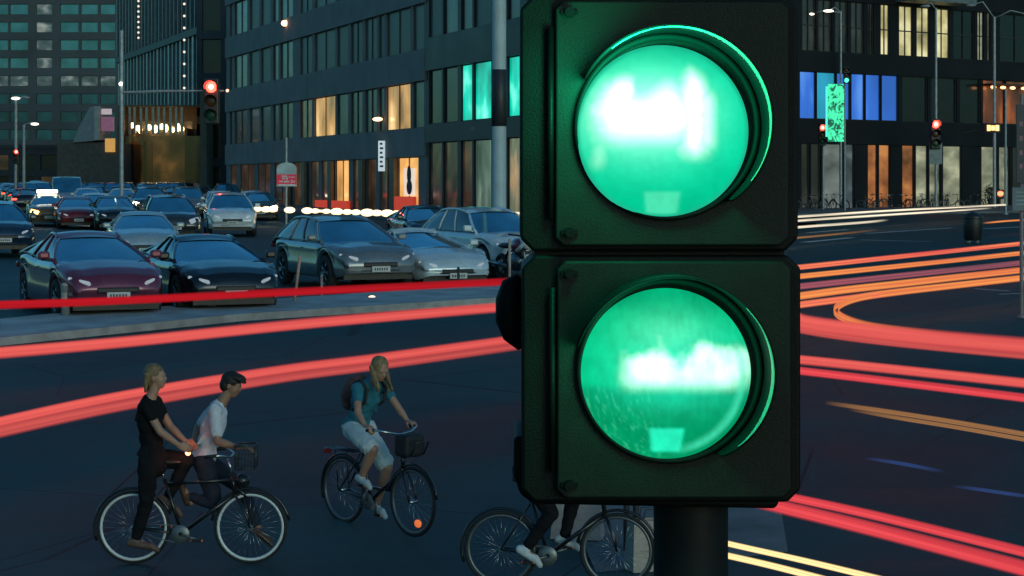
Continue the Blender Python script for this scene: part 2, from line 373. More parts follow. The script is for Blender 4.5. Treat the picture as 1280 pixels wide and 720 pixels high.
for z0, z1, cells in rows:
    w.box(0, WR, -.12, rec+.252, zprev, z0); xp = 0
    for a, b, pm in cells:
        w.box(xp, Rx(a), 0, rec+.251, z0, z1); xp = Rx(b)
        f = MB(); x0, x1 = Rx(a), Rx(b); t = .05
        f.box(x0+.003, x1-.003, .08, rec, z0+.003, z0+t); f.box(x0+.003, x1-.003, .08, rec, z1-t, z1-.003); f.box(x0+.003, x0+t, .08, rec, z0+t, z1-t); f.box(x1-t, x1-.003, .08, rec, z0+t, z1-t)
        if z0 > 11 or 0 < z0-GRD < .01 and (b-a) > 20: f.box((x0+x1)/2-.03, (x0+x1)/2+.03, .08, rec, z0+t, z1-t)
        if z0 > 8: f.box(x0+t, x1-t, .1, rec-.003, (z0+z1)/2-.04, (z0+z1)/2+.04)
        fo = f.build('window', FM, rR); p = MB(); p.box(x0+t, x1-t, rec, rec+.03, z0+t, z1-t); p.build('pane', pm, fo)
    w.box(xp, WR, 0, rec+.251, z0, z1); zprev = z1
w.box(0, WR, -.12, rec+.252, zprev, HR); w.build('wall', BLK, rR)
r_ = MB(); r_.box(-.2, WR+.2, -.3, 18, HR+.003, HR+.5); r_.build('roof', BLK, rR)
cp = MB(); cp.box(Rx(1118), Rx(1190), -2.2, -.124, E+12.3, E+13.6); cp.build('overhang', mat('overhang_steel', (.16, .19, .2), .5, .3), rR)
aw = MB(); aw.box(Rx(1226), Rx(1290), -1.0, -.124, E+6.9, E+7.05); awo = aw.build('awning', mat('awning_brown', (.10, .035, .015), .6), rR)
for a in (1232, 1244, 1256, 1270):
    b = MB(); b.ball((Rx(a), -.7, E+6.8), (.28, .1, .1)); b.build('awning_lamp', mat('amber_bulb', (1, .6, .3), .4, emit=(1, .42, .16), estr=4.0), awo)

# --- far office tower (frontal) with teal reflecting ribbon windows
dT = 420; pT = P(-75, 236, dT)
rT = thing('office_tower', 'tall far office tower at the left with rows of teal reflecting windows', 'building', (pT.x, dT, 0), 0)
TX = lambda px: (px+75)/F*dT; TZ = lambda py: CZ + (HY-py)/F*dT
TG = reflective('teal_ribbon_glass', (.12, .27, .30), .2); TG2 = reflective('dim_ribbon_glass', (.06, .13, .16), .2); TLIT = room_mat('tower_lit', (.42, .46, .42), (.08, .13, .14), .5, .35, .6, .3, 2)
tb = [(-72, -40), (-37, -5), (-3, 10), (12, 35), (45, 65), (75, 98), (101, 122), (125, 144)]
ts = [(TZ(y+13), TZ(y)) for y in [229-22.4*k for k in range(1, 14)]]
def paneT(i, j):
    if j < 5: return TG2
    if i == 4: return TLIT
    if j == 5: return TLIT
    return TG
facade(rT, TX(148), 30, TZ(-95), [(a, b) for a, b in ts], [(TX(a), TX(b), 1) for a, b in tb], mat('tower_grey', (.055, .07, .08), .6, var=.3, vscale=.1), FM, paneT, recess=.5, proud=.05)

# --- fin clad tower beyond the grey office building
k0 = (148-CX)/F; t49 = (-31.2-k0*200)/(k0+.364)
pF = Vector((-31.2-.364*t49, 200+t49, 0))
rF = thing('finned_tower', 'glass tower with vertical metal fins between the far tower and the grey building', 'building', (pF.x, pF.y, 0), thM)
def FU(px):
    k = (px-CX)/F; t = (-31.2-k*200)/(k+.364); return (t49-t)*math.hypot(1, .364)
FL = FU(268)
w = MB(); w.box(0, FL, .3, 26, 0, 44); w.build('wall', reflective('finned_glass', (.10, .15, .18), .25, .5, .3), rF)
w = MB(); w.box(-.1, FL+.1, -.35, .31, CZ+15.0, CZ+15.7); w.box(-.1, FL+.1, -.2, .302, CZ+7.0, CZ+7.6); w.build('floor_band', mat('band_dark', (.03, .035, .045), .5), rF)
fm = mat('fin_metal', (.22, .26, .29), .4, .6, var=.2); nf = 26
for k in range(nf):
    f = MB(); x = FL*(k+.5)/nf; wd = .5 if k % 3 else .9
    f.box(x-wd/2, x+wd/2, -.15, .305, CZ+7.6, CZ+15.0); 
    f.box(x-.12, x+.12, -.4, .304, CZ+15.7, 44); f.build('fin', fm, rF)
for px_, lo, hi in ((179, -12, 42), (237, -10, 110)):
    for q in range(9):
        b = MB(); z = CZ + (HY-(lo+(hi-lo)*q/8))/F*(225 if px_ < 200 else 205)
        if z > 43: continue
        b.ball((FU(px_), -.55, z), .13, 8, 6); b.build('strip_lamp', mat('strip_lamp_glow', (1, .9, .8), .4, emit=(1, .85, .7), estr=.9), rF)
# --- link block and dark alley volume between
aP = P(250, 230, 190)
rA = thing('alley_building', 'narrow dark building in the gap behind the red traffic light', 'building', (aP.x, 188, 0), 0)
facade(rA, 9, 10, 40, [(1.95+4*k, 5.2+4*k) for k in range(9)], [(.5, 2.3), (3.0, 4.8), (5.5, 7.3)], mat('alley_wall', (.045, .05, .06), .7, var=.3, vscale=.5), FM, lambda i, j: GLASS_DK, recess=.3, proud=.08)

# --- gold lit glass lobby
lP = P(151, 230, 184)
rL = thing('glass_lobby', 'low glass lobby glowing gold with bright lamps under its fins', 'building', (lP.x, 184, 0), 0)
LX = lambda px: (px-151)/F*184; LZ = lambda py: CZ + (HY-py)/F*184
w = MB(); w.box(0, LX(250), 4.0, 8, 1.9, LZ(133)); w.box(0, LX(250), 0, 3.997, LZ(133), LZ(131)); w.box(-.3, -.003, 0, 8, 1.9, LZ(131)); w.box(LX(250)+.003, LX(250)+.6, 0, 8, 1.9, LZ(115)); w.build('wall', mat('lobby_wall', (.16, .12, .08), .6, var=.3, vscale=.6), rL)
w = MB(); w.box(LX(163), LX(166), .4, 3.9, 2.0, LZ(160)); w.box(LX(230), LX(233), .4, 3.9, 2.0, LZ(160)); w.box(LX(178), LX(182), .4, 3.9, 2.0, LZ(176)); w.build('column', mat('lobby_column', (.30, .2, .1), .5), rL)
w = MB(); w.box(.05, LX(232), 3.85, 3.99, 2.0, LZ(150)); w.build('back_panel', room_mat('lobby_gold', (.62, .34, .10), (.22, .13, .05), .32, .6, .5, .2, 3), rL)
for k, a in enumerate((153, 161, 167, 175, 182, 190, 197, 204, 212, 219, 226)):
    f = MB(); f.box(LX(a), LX(a)+.22, -.15, .1, LZ(168), LZ(134)); f.build('glass_fin', mat('lobby_fin', (.35, .32, .28), .3, .5), rL)
for k, a in enumerate((164, 171, 174, 185, 193, 201, 206, 214, 221, 226)):
    b = MB(); b.ball((LX(a), .6, LZ(158 + (k*37 % 5))), (.22, .2, .28 if k % 2 else .38), 10, 8); b.build('lobby_lamp', mat('lobby_lamp_glow', (1, .8, .5), .4, emit=(1, .62, .28), estr=4.0), rL)
w = MB(); w.box(0, LX(250), .0, .03, 2.0, LZ(170)); w.build('glass_front', mat('lobby_glass', (.5, .4, .3), .05, trans=1.0, var=0), rL)

# --- small pavilion with sloping pale side and mauve sign board
vP = P(90, 230, 178); rV = thing('pavilion', 'small pavilion with a sloping pale roof side and a mauve board', 'pavilion', (vP.x, 178, 0), 0)
VX = lambda px: (px-90)/F*178; VZ = lambda py: CZ + (HY-py)/F*178
w = MB(); w.poly([(VX(92), VZ(178)), (VX(97), VZ(162)), (VX(112), VZ(134)), (VX(118), VZ(133)), (VX(118), VZ(176))], 0, 5); w.build('roof', mat('pavilion_roof', (.22, .27, .30), .5, var=.2), rV)
w = MB(); w.box(VX(118)+.005, VX(125), -.15, 4.9, VZ(175), VZ(133)); w.build('edge_fascia', mat('pavilion_white', (.42, .42, .40), .5), rV)
w = MB(); w.box(VX(70), VX(148), .4, 6, 1.9, VZ(178)-.005); w.build('wall', mat('pavilion_wall', (.09, .085, .075), .7), rV)
w = MB(); w.box(VX(127), VX(142), -.1, .3, VZ(164), VZ(146)); w.build('mauve_board', mat('board_mauve', (.22, .10, .16), .5, emit=(.5, .2, .32), estr=.22), rV)
w = MB(); w.box(VX(127), VX(139), -.1, .3, VZ(143), VZ(136)); w.build('white_board', mat('board_white', (.5, .4, .42), .5, emit=(1, .8, .85), estr=.3), rV)
w = MB(); w.box(VX(131), VX(143), .1, .39, VZ(190), VZ(173)); w.build('lit_doorway', mat('doorway_amber', (.5, .3, .1), .5, emit=(1, .5, .12), estr=.4), rV)
# low dark commercial block at the far left, street level
qP = P(-60, 230, 260); rQ = thing('low_shop_block', 'low dark shop block at the far end of the avenue on the left', 'building', (qP.x, 262, 0), 0)
facade(rQ, 22, 12, 8.2, [(2.3, 4.6), (5.4, 7.4)], [(.8+3.4*k, 3.4+3.4*k) for k in range(6)], mat('shop_block_wall', (.06, .06, .062), .7), FM, lambda i, j: BROWN if (i*2+j) % 3 == 0 else GLASS_DK)

# ================================================================== LIGHT TRAILS
def trail_mat(name, c_hi, c_lo, strength, streaks=3.0, gap=.45, soft=.12):
    m = bpy.data.materials.new(name); m.use_nodes = True; nt = m.node_tree; nt.nodes.clear(); L = nt.links.new
    uv = nt.nodes.new('ShaderNodeUVMap'); uv.uv_map = 'uv'; sp = nt.nodes.new('ShaderNodeSeparateXYZ'); L(uv.outputs['UV'], sp.inputs['Vector'])
    mp = nt.nodes.new('ShaderNodeMapping'); mp.inputs['Scale'].default_value = (.05, streaks, 1); L(uv.outputs['UV'], mp.inputs['Vector'])
    n = nt.nodes.new('ShaderNodeTexNoise'); n.inputs['Scale'].default_value = 1.6; n.inputs['Detail'].default_value = 4; L(mp.outputs['Vector'], n.inputs['Vector'])
    cr = nt.nodes.new('ShaderNodeValToRGB'); cr.color_ramp.elements[0].position = .40; cr.color_ramp.elements[0].color = (*c_lo, 1); cr.color_ramp.elements[1].position = .60; cr.color_ramp.elements[1].color = (*c_hi, 1)
    L(n.outputs['Fac'], cr.inputs['Fac'])
    em = nt.nodes.new('ShaderNodeEmission'); em.inputs['Strength'].default_value = strength*.80; L(cr.outputs['Color'], em.inputs['Color'])
    tr = nt.nodes.new('ShaderNodeBsdfTransparent'); mx = nt.nodes.new('ShaderNodeMixShader'); at = nt.nodes.new('ShaderNodeAttribute'); at.attribute_name = 'fade'
    mr = nt.nodes.new('ShaderNodeMapRange'); mr.inputs['From Min'].default_value = .35; mr.inputs['From Max'].default_value = .5; mr.inputs['To Min'].default_value = 1-gap; mr.inputs['To Max'].default_value = 1.0; L(n.outputs['Fac'], mr.inputs['Value'])
    mu = nt.nodes.new('ShaderNodeMath'); mu.operation = 'MULTIPLY'; e1 = nt.nodes.new('ShaderNodeMapRange'); e1.interpolation_type = 'SMOOTHSTEP'; e1.inputs['From Max'].default_value = .32; L(sp.outputs['Y'], e1.inputs['Value'])
    e2 = nt.nodes.new('ShaderNodeMapRange'); e2.interpolation_type = 'SMOOTHSTEP'; e2.inputs['From Min'].default_value = 1.0; e2.inputs['From Max'].default_value = .68; L(sp.outputs['Y'], e2.inputs['Value'])
    e3 = nt.nodes.new('ShaderNodeMath'); e3.operation = 'MULTIPLY'; L(e1.outputs['Result'], e3.inputs[0]); L(e2.outputs['Result'], e3.inputs[1])
    e4 = nt.nodes.new('ShaderNodeMath'); e4.operation = 'MULTIPLY'; L(e3.outputs[0], e4.inputs[0]); L(mr.outputs['Result'], e4.inputs[1])
    L(e4.outputs[0], mu.inputs[0]); L(at.outputs['Fac'], mu.inputs[1])
    L(mu.outputs[0], mx.inputs['Fac']); L(tr.outputs['BSDF'], mx.inputs[1]); L(em.outputs['Emission'], mx.inputs[2])
    o = nt.nodes.new('ShaderNodeOutputMaterial'); L(mx.outputs['Shader'], o.inputs['Surface']); return m
def catmull(pts, n=10):
    if len(pts) == 2: return [pts[0].lerp(pts[1], i/24) for i in range(25)]
    q = [pts[0]*2-pts[1]] + pts + [pts[-1]*2-pts[-2]]; out = []
    for i in range(1, len(q)-2):
        for k in range(n):
            t = k/n; a, b, c, d = q[i-1:i+3]
            out.append(.5*((2*b)+(-a+c)*t+(2*a-5*b+4*c-d)*t*t+(-a+3*b-3*c+d)*t**3))
    return out + [pts[-1]]
def trail(label, pts, h, hgt, m, wid=.07, fin=.0, fout=.0, taper=None, group='long light trails over the road', ncat=10):
    """solid glowing streak at lamp height h over the ground; pts are its course, hgt its height in metres"""
    cs = catmull([G(x, y, h) for x, y in pts], ncat); n = len(cs); vs = []; uv = []; fd = []; K = 10; Lc = 0
    for i, c in enumerate(cs):
        if i: Lc += (c-cs[i-1]).length
        t = (cs[min(i+1, n-1)]-cs[max(i-1, 0)]); t.z = 0; t.normalize(); sd = Vector((-t.y, t.x, 0)); u = i/(n-1)
        a = 1.0
        if fin and u < fin: a = u/fin
        if fout and u > 1-fout: a = (1-u)/fout
        tp = 1.0 if taper is None else taper[0]+(taper[1]-taper[0])*u
        for k in range(K):
            an = 2*math.pi*k/K; ca, sa = math.cos(an), math.sin(an)
            ca = math.copysign(abs(ca)**.6, ca); sa = math.copysign(abs(sa)**.6, sa)
            vs.append(c + sd*(wid/2*ca) + Vector((0, 0, hgt*tp/2*sa))); uv.append((Lc, .5+.5*sa)); fd.append(a)
    fs = [(i*K+k, i*K+(k+1) % K, (i+1)*K+(k+1) % K, (i+1)*K+k) for i in range(n-1) for k in range(K)] + [tuple(range(K))[::-1], tuple((n-1)*K+k for k in range(K))]
    me = bpy.data.meshes.new('light_trail'); me.from_pydata(vs, [], fs)
    ul = me.uv_layers.new(name='uv')
    for lp in me.loops: ul.data[lp.index].uv = uv[lp.vertex_index]
    at = me.attributes.new('fade', 'FLOAT', 'POINT'); at.data.foreach_set('value', fd)
    me.materials.append(m); me.polygons.foreach_set('use_smooth', [True]*len(fs))
    return link('light_trail', me, None, label=label, category='light trail', group=group)
T_RED = trail_mat('trail_red', (.52, .010, .018), (.36, .008, .014), 1.0, 1.5, .3)
T_PINK = trail_mat('trail_pink', (.86, .13, .11), (.66, .075, .075), 1.0, 1.4, .3)
T_PINK2 = trail_mat('trail_rose', (.66, .10, .09), (.40, .05, .055), 1.0, 1.6, .4)
T_HOT = trail_mat('trail_hot_red', (.92, .085, .10), (.55, .035, .05), 1.0, 1.8, .4)
T_OR = trail_mat('trail_orange', (1.0, .36, .09), (.75, .16, .07), 1.0, 2.2, .25)
T_ORP = trail_mat('trail_orange_pink', (1.0, .28, .12), (.75, .08, .08), 1.0, 2.6, .3)
T_MAUVE = trail_mat('trail_mauve', (.45, .10, .13), (.17, .07, .10), 1.0, 2.5, .35)
T_WHITE = trail_mat('trail_white', (1.6, 1.35, .95), (.55, .5, .4), 1.0, 3, .5)
T_YEL = trail_mat('trail_yellow', (1.6, 1.2, .55), (.8, .5, .2), 1.0, 1.8, .3)
T_AMB = trail_mat('trail_amber_faint', (.42, .20, .08), (.12, .06, .03), 1.0, 3.2, .9)
T_BLUE = trail_mat('trail_blue_faint', (.03, .07, .22), (.02, .03, .08), 1.0, 3, .85)
trail('straight dark red light trail in front of the bumpers of the parked cars', [(-60, 383), (120, 377), (345, 366), (660, 351)], .66, .16, T_RED, wid=.04)
trail('pinkish red light trail along the kerb of the pale median', [(-60, 446), (150, 428), (400, 403), (700, 378)], .45, .19, T_PINK)
trail('broad pinkish red light trail across the road behind the cyclists, upper streak', [(-60, 541), (140, 497), (345, 463), (480, 446), (700, 416)], .75, .13, T_PINK)
trail('dim lower streak of the broad light trail behind the cyclists', [(-60, 553), (140, 509), (345, 473), (480, 455), (700, 424)], .62, .16, T_PINK2)
# right of the signal
trail('topmost red and orange light trail sweeping to the right edge under the litter bin', [(930, 341), (1010, 333), (1140, 319), (1300, 302)], .7, .12, T_ORP)
trail('second light trail from the top at the right, orange', [(930, 353), (1010, 344.5), (1140, 331), (1300, 314)], .6, .12, T_OR)
trail('dull mauve light trail between two orange ones at the right', [(930, 366), (1010, 357), (1140, 343), (1300, 326)], .55, .13, T_MAUVE)
trail('thick orange light trail running to the right edge above the empty dark road', [(930, 379), (1000, 370), (1060, 362), (1140, 353), (1210, 345), (1300, 335)], .55, .15, T_OR)
trail('pink edged lower streak below the thick orange light trail at the right', [(930, 391), (1000, 381), (1070, 372), (1140, 363)], .5, .13, T_ORP, fout=.3)
trail('hook shaped orange light trail turning back towards the right', [(1300, 345), (1210, 355), (1130, 364), (1085, 370), (1058, 377), (1045, 386), (1052, 396), (1080, 406), (1125, 413), (1180, 419)], .5, .14, T_OR, fout=.3, ncat=14)
trail('thick salmon red light trail curving across the road at the right, upper streak', [(940, 385), (990, 393), (1005, 403), (1070, 412), (1160, 422), (1300, 434)], .7, .26, T_PINK)
trail('lower streak of the thick salmon red curved light trail', [(930, 396), (975, 404), (1005, 413), (1070, 423), (1160, 433), (1300, 446)], .5, .13, T_PINK2)
trail('upper streak of the pair of red light trails below the curved one', [(930, 444), (1003, 450), (1130, 463), (1300, 481)], .72, .14, T_PINK)
trail('lower brighter streak of the pair of red light trails below the curved one', [(930, 456), (1003, 464), (1130, 479), (1300, 500)], .6, .12, T_HOT)
trail('faint amber light trail fading in over the dark road at the right', [(1030, 503), (1100, 513), (1190, 527), (1300, 546)], .7, .06, T_AMB, fin=.3)
trail('fainter lower streak beside the amber light trail', [(1060, 511), (1120, 522), (1200, 535), (1300, 553)], .6, .05, T_AMB, fin=.4)
trail('short faint blue light trail over the dark road', [(1080, 572), (1130, 580), (1180, 590)], .8, .035, T_BLUE, fin=.4, fout=.4)
trail('faint blue light trail nearest to the right edge', [(1190, 607), (1240, 614), (1300, 623)], .8, .03, T_BLUE, fin=.4, fout=.3)
trail('upper bright red light trail of the pair at the lower right', [(930, 609), (985, 621), (1100, 646), (1300, 695)], .75, .085, T_HOT)
trail('wider dim red light trail of the pair at the lower right', [(930, 623), (985, 636), (1100, 664), (1300, 716)], .62, .14, T_HOT)
trail('upper pale yellow light trail at the lower right corner of the pole', [(860, 668), (925, 683), (1010, 702), (1110, 726)], .6, .045, T_YEL)
trail('lower pale yellow light trail beside the pole', [(860, 684), (925, 698), (980, 711), (1060, 732)], .55, .05, T_YEL)
trail('top white headlight trail in front of the right hand shops', [(940, 275), (1010, 270), (1120, 263), (1256, 256)], .65, .11, T_WHITE, wid=.12)
trail('middle white headlight trail in front of the right hand shops', [(940, 281), (1010, 275), (1120, 268), (1240, 260)], .6, .10, T_WHITE, wid=.12, fout=.1)
trail('short white headlight trail lowest at the right hand shops', [(940, 289), (1010, 283), (1080, 278), (1110, 275)], .6, .10, T_WHITE, wid=.12, fout=.5)
trail('thin orange light trail over the lane markings at the right', [(940, 301), (1010, 296), (1100, 287)], .5, .07, T_AMB, fout=.3)
trail('short orange light trail right of the litter bin', [(1228, 279), (1262, 276), (1300, 274)], .5, .08, T_OR, fin=.3)

# beaded headlight trail in front of the grey building
bd = MB(); rnd = random.Random(3)
xs_ = [322, 333, 341, 362, 384, 394, 408, 421, 434, 445, 459, 471, 484, 496, 509, 521, 534]
for k, x in enumerate(xs_):
    y = 261.5 + (x-330)*.033; c = G(x, y, .75); rr = .09 + .05*rnd.random()
    if k and x-xs_[k-1] < 15: bd.tube([prev, c], .055, 8)
    bd.ball(c, (rr*2.1, .12, rr*1.15), 12, 8); prev = c
bd.build('light_trail', mat('bead_glow', (1, .9, .7), .4, emit=(1.0, .72, .38), estr=1.7, var=.0), None, label='chain of glowing white headlight beads in front of the lit shops', category='light trail', group='long light trails over the road')
b2 = trail('white headlight trail behind the roof of the white parked car', [(600, 265), (632, 266), (700, 268)], .7, .14, T_WHITE, wid=.12)

# ================================================================== THE BIG SIGNAL HEAD
SD = 3.5; S = SD/F     # metres per px at the signal
sg_x = (850-CX)*S
def sx(px): return (px-850)*S
def sz(py): return CZ - (py-HY)*S
sig = thing('traffic_light', 'big black traffic light close up with two glowing green lamps on a thick black pole', 'traffic light', (sg_x, SD, 0))
HOUS = mat('housing_black', (.004, .005, .005), .5, var=.2, vscale=14, bump=.12, bscale=260, spec=.12)
DOOR = mat('lamp_door_black', (.010, .014, .012), .5, var=.18, vscale=18, bump=.10, bscale=300, spec=.15)
def section(y0, y1, xl, xr, cut):
    """outline of one lamp section with cut corners"""
    a, b, c, d = sx(xl), sx(xr), sz(y1), sz(y0); k = cut*S
    return [(a+k, c), (b-k, c), (b, c+k), (b, d-k), (b-k, d), (a+k, d), (a, d-k), (a, c+k)]
def bevel_obj(o, w=.006, seg=3):
    md = o.modifiers.new('bevel', 'BEVEL'); md.width = w; md.segments = seg; md.limit_method = 'ANGLE'; md.angle_limit = R(35)
    bpy.context.view_layer.update(); dg = bpy.context.evaluated_depsgraph_get(); me = bpy.data.meshes.new_from_object(o.evaluated_get(dg)); o.modifiers.clear(); o.data = me
    for p_ in me.polygons: p_.use_smooth = False
    return o
for (y0, y1, xl, xr) in ((-333, -9, 650, 998), (-5, 314, 650, 998), (319, 628, 652, 1001)):
    h = MB(); h.poly(section(y0, y1, xl, xr, 16), .0, .24); bevel_obj(h.build('housing', HOUS, sig))
    dr = MB(); dr.poly(section(y0+7, y1-7, xl+44, xr-14, 10), -.018, -.0005); bevel_obj(dr.build('lamp_door', DOOR, sig), .004)
    # hinges and latch screws on the left strip
    for zz in (y0+22, y1-24):
        q = MB(); q.cyl((sx(712), -.034, sz(zz)), (sx(712), -.017, sz(zz)), .009, seg=12); q.box(sx(701), sx(722), -.024, -.0175, sz(zz)-.004, sz(zz)+.004); q.build('door_latch', HOUS, sig)
    q = MB(); q.tube([(sx(xl+38), -.012, sz(y0+40)), (sx(xl+38), -.012, sz(y1-40))], .006, 10); q.build('hinge_rod', HOUS, sig)
for a, b in ((319, 314), (-5, -9)):
    jt = MB(); jt.box(sx(668), sx(982), .02, .22, sz(a)-.001, sz(b)+.001); jt.build('section_joint', HOUS, sig)
bk = MB(); bk.poly([(sx(642), sz(548)), (sx(642), sz(595)), (sx(650), sz(622)), (sx(668), sz(634)), (sx(974), sz(640)), (sx(978), sz(628)), (sx(1001), sz(600)), (sx(1003), sz(560)), (sx(1003), sz(548))], .03, .28); bevel_obj(bk.build('lower_bracket', HOUS, sig), .008)
hb = MB(); hb.tube([(sx(652), .12, sz(352)), (sx(641), .12, sz(362)), (sx(637), .12, sz(380)), (sx(637), .12, sz(405)), (sx(643), .12, sz(424)), (sx(655), .12, sz(440))], [.012, .022, .026, .026, .022, .012], 14); hb.build('side_knob', HOUS, sig)
po = MB(); po.lathe([(.068, 0.0), (.068, sz(655)), (.068, sz(634)+.002)], 40, Matrix.Translation((sx(873), .15, 0))); po.lathe([(.16, .0), (.16, .02), (.09, .05), (.068, .10)], 40, Matrix.Translation((sx(873), .15, 0)))
po.build('pole', mat('pole_black', (.008, .009, .010), .6, var=.3, vscale=6, bump=.06, spec=.2), sig)
MC = Matrix.Rotation(R(90), 4, 'X')     # lathe axis Z -> -Y (towards the camera)
def lens_mat(lit):
    m = bpy.data.materials.new('lit_green_lens' if lit else 'unlit_lens'); m.use_nodes = True; nt = m.node_tree; b = nt.nodes['Principled BSDF']
    b.inputs['Base Color'].default_value = (.001, .008, .004, 1) if lit else (.05, .012, .006, 1); b.inputs['Roughness'].default_value = .12; b.inputs['Specular IOR Level'].default_value = .0
    if lit:
        a = nt.nodes.new('ShaderNodeAttribute'); a.attribute_name = 'glow'; nt.links.new(a.outputs['Color'], b.inputs['Emission Color']); b.inputs['Emission Strength'].default_value = .95
    return m
LM = lens_mat(True); LU = lens_mat(False)
sm = lambda a, b, x: (lambda t: t*t*(3-2*t))(max(0.0, min(1.0, (x-a)/(b-a))))
def fb(x, y, s=0): return mnoise.fractal(Vector((x, y, s)), 1.0, 2.0, 5)
def box2(u, v, u0, u1, v0, v1, e): return sm(u0-e, u0+e, u)*(1-sm(u1-e, u1+e, u))*sm(v0-e, v0+e, v)*(1-sm(v1-e, v1+e, v))
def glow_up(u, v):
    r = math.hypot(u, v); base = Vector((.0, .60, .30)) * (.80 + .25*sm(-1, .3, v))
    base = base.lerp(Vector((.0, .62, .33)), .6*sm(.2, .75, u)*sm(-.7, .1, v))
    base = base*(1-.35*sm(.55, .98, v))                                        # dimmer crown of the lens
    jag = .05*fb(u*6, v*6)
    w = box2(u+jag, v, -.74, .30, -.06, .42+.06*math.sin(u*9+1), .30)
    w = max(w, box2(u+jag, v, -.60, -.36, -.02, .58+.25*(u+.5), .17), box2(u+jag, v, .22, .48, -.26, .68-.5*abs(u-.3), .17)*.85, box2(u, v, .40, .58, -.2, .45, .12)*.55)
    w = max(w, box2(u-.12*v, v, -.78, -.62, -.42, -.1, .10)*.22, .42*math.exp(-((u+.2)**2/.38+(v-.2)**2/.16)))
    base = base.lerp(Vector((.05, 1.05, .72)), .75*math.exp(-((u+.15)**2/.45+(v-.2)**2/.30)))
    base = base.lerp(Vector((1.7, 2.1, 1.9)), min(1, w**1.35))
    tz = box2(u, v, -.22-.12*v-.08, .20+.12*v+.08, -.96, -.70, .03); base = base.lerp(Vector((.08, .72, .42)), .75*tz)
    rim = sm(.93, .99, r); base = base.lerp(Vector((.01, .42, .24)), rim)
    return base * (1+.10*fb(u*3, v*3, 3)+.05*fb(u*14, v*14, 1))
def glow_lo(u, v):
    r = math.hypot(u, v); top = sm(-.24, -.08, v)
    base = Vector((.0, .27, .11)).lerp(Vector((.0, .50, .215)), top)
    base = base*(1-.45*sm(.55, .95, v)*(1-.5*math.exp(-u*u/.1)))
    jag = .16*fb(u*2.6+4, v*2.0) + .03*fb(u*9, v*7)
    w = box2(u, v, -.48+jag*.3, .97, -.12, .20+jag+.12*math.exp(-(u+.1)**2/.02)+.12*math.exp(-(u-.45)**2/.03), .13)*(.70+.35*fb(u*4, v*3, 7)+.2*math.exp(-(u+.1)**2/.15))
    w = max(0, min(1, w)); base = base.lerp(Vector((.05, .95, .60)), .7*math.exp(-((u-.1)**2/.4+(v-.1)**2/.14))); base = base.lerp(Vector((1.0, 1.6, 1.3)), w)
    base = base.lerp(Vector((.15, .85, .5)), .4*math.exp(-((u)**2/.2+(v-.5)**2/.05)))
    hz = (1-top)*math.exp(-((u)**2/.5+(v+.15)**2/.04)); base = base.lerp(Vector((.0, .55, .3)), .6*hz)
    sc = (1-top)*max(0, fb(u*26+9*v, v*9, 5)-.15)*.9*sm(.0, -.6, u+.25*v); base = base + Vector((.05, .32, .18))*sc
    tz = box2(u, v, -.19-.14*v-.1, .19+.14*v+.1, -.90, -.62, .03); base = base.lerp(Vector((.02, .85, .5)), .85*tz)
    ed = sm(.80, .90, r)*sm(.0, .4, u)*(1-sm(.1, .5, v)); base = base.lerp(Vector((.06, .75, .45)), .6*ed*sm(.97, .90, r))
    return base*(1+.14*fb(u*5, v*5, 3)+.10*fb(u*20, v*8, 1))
def lens(cx, cy, rpx, fn):
    r = rpx*S; NR, NA = 70, 160; vs = []; cols = []
    for i in range(NR+1):
        q = i/NR
        for k in range(NA):
            a = 2*math.pi*k/NA; u, v = q*math.cos(a), q*math.sin(a)
            vs.append((sx(cx)+u*r, -.022-.045*math.sqrt(max(0, 1-q*q*.97)), sz(cy)+v*r))
            c = fn(u, v) if fn else Vector((0, 0, 0)); cols.append((max(0, c.x), max(0, c.y), max(0, c.z), 1))
    fs = [(i*NA+k, i*NA+(k+1) % NA, (i+1)*NA+(k+1) % NA, (i+1)*NA+k) for i in range(NR) for k in range(NA)]
    me = bpy.data.meshes.new('lens'); me.from_pydata(vs, [], fs); ca = me.color_attributes.new('glow', 'FLOAT_COLOR', 'POINT')
    for i, c in enumerate(cols): ca.data[i].color = c
    me.materials.append(LM if fn else LU); me.polygons.foreach_set('use_smooth', [True]*len(fs)); return link('lens', me, sig)
VIS = mat('visor_black', (.010, .013, .012), .6, var=.3, vscale=10, spec=.12)
VIS_LIT = mat('visor_lit_crescent', (.26, .34, .26), .32, var=.2, vscale=9, spec=.6)  # pale crescent on the visor: lens light put into the colour
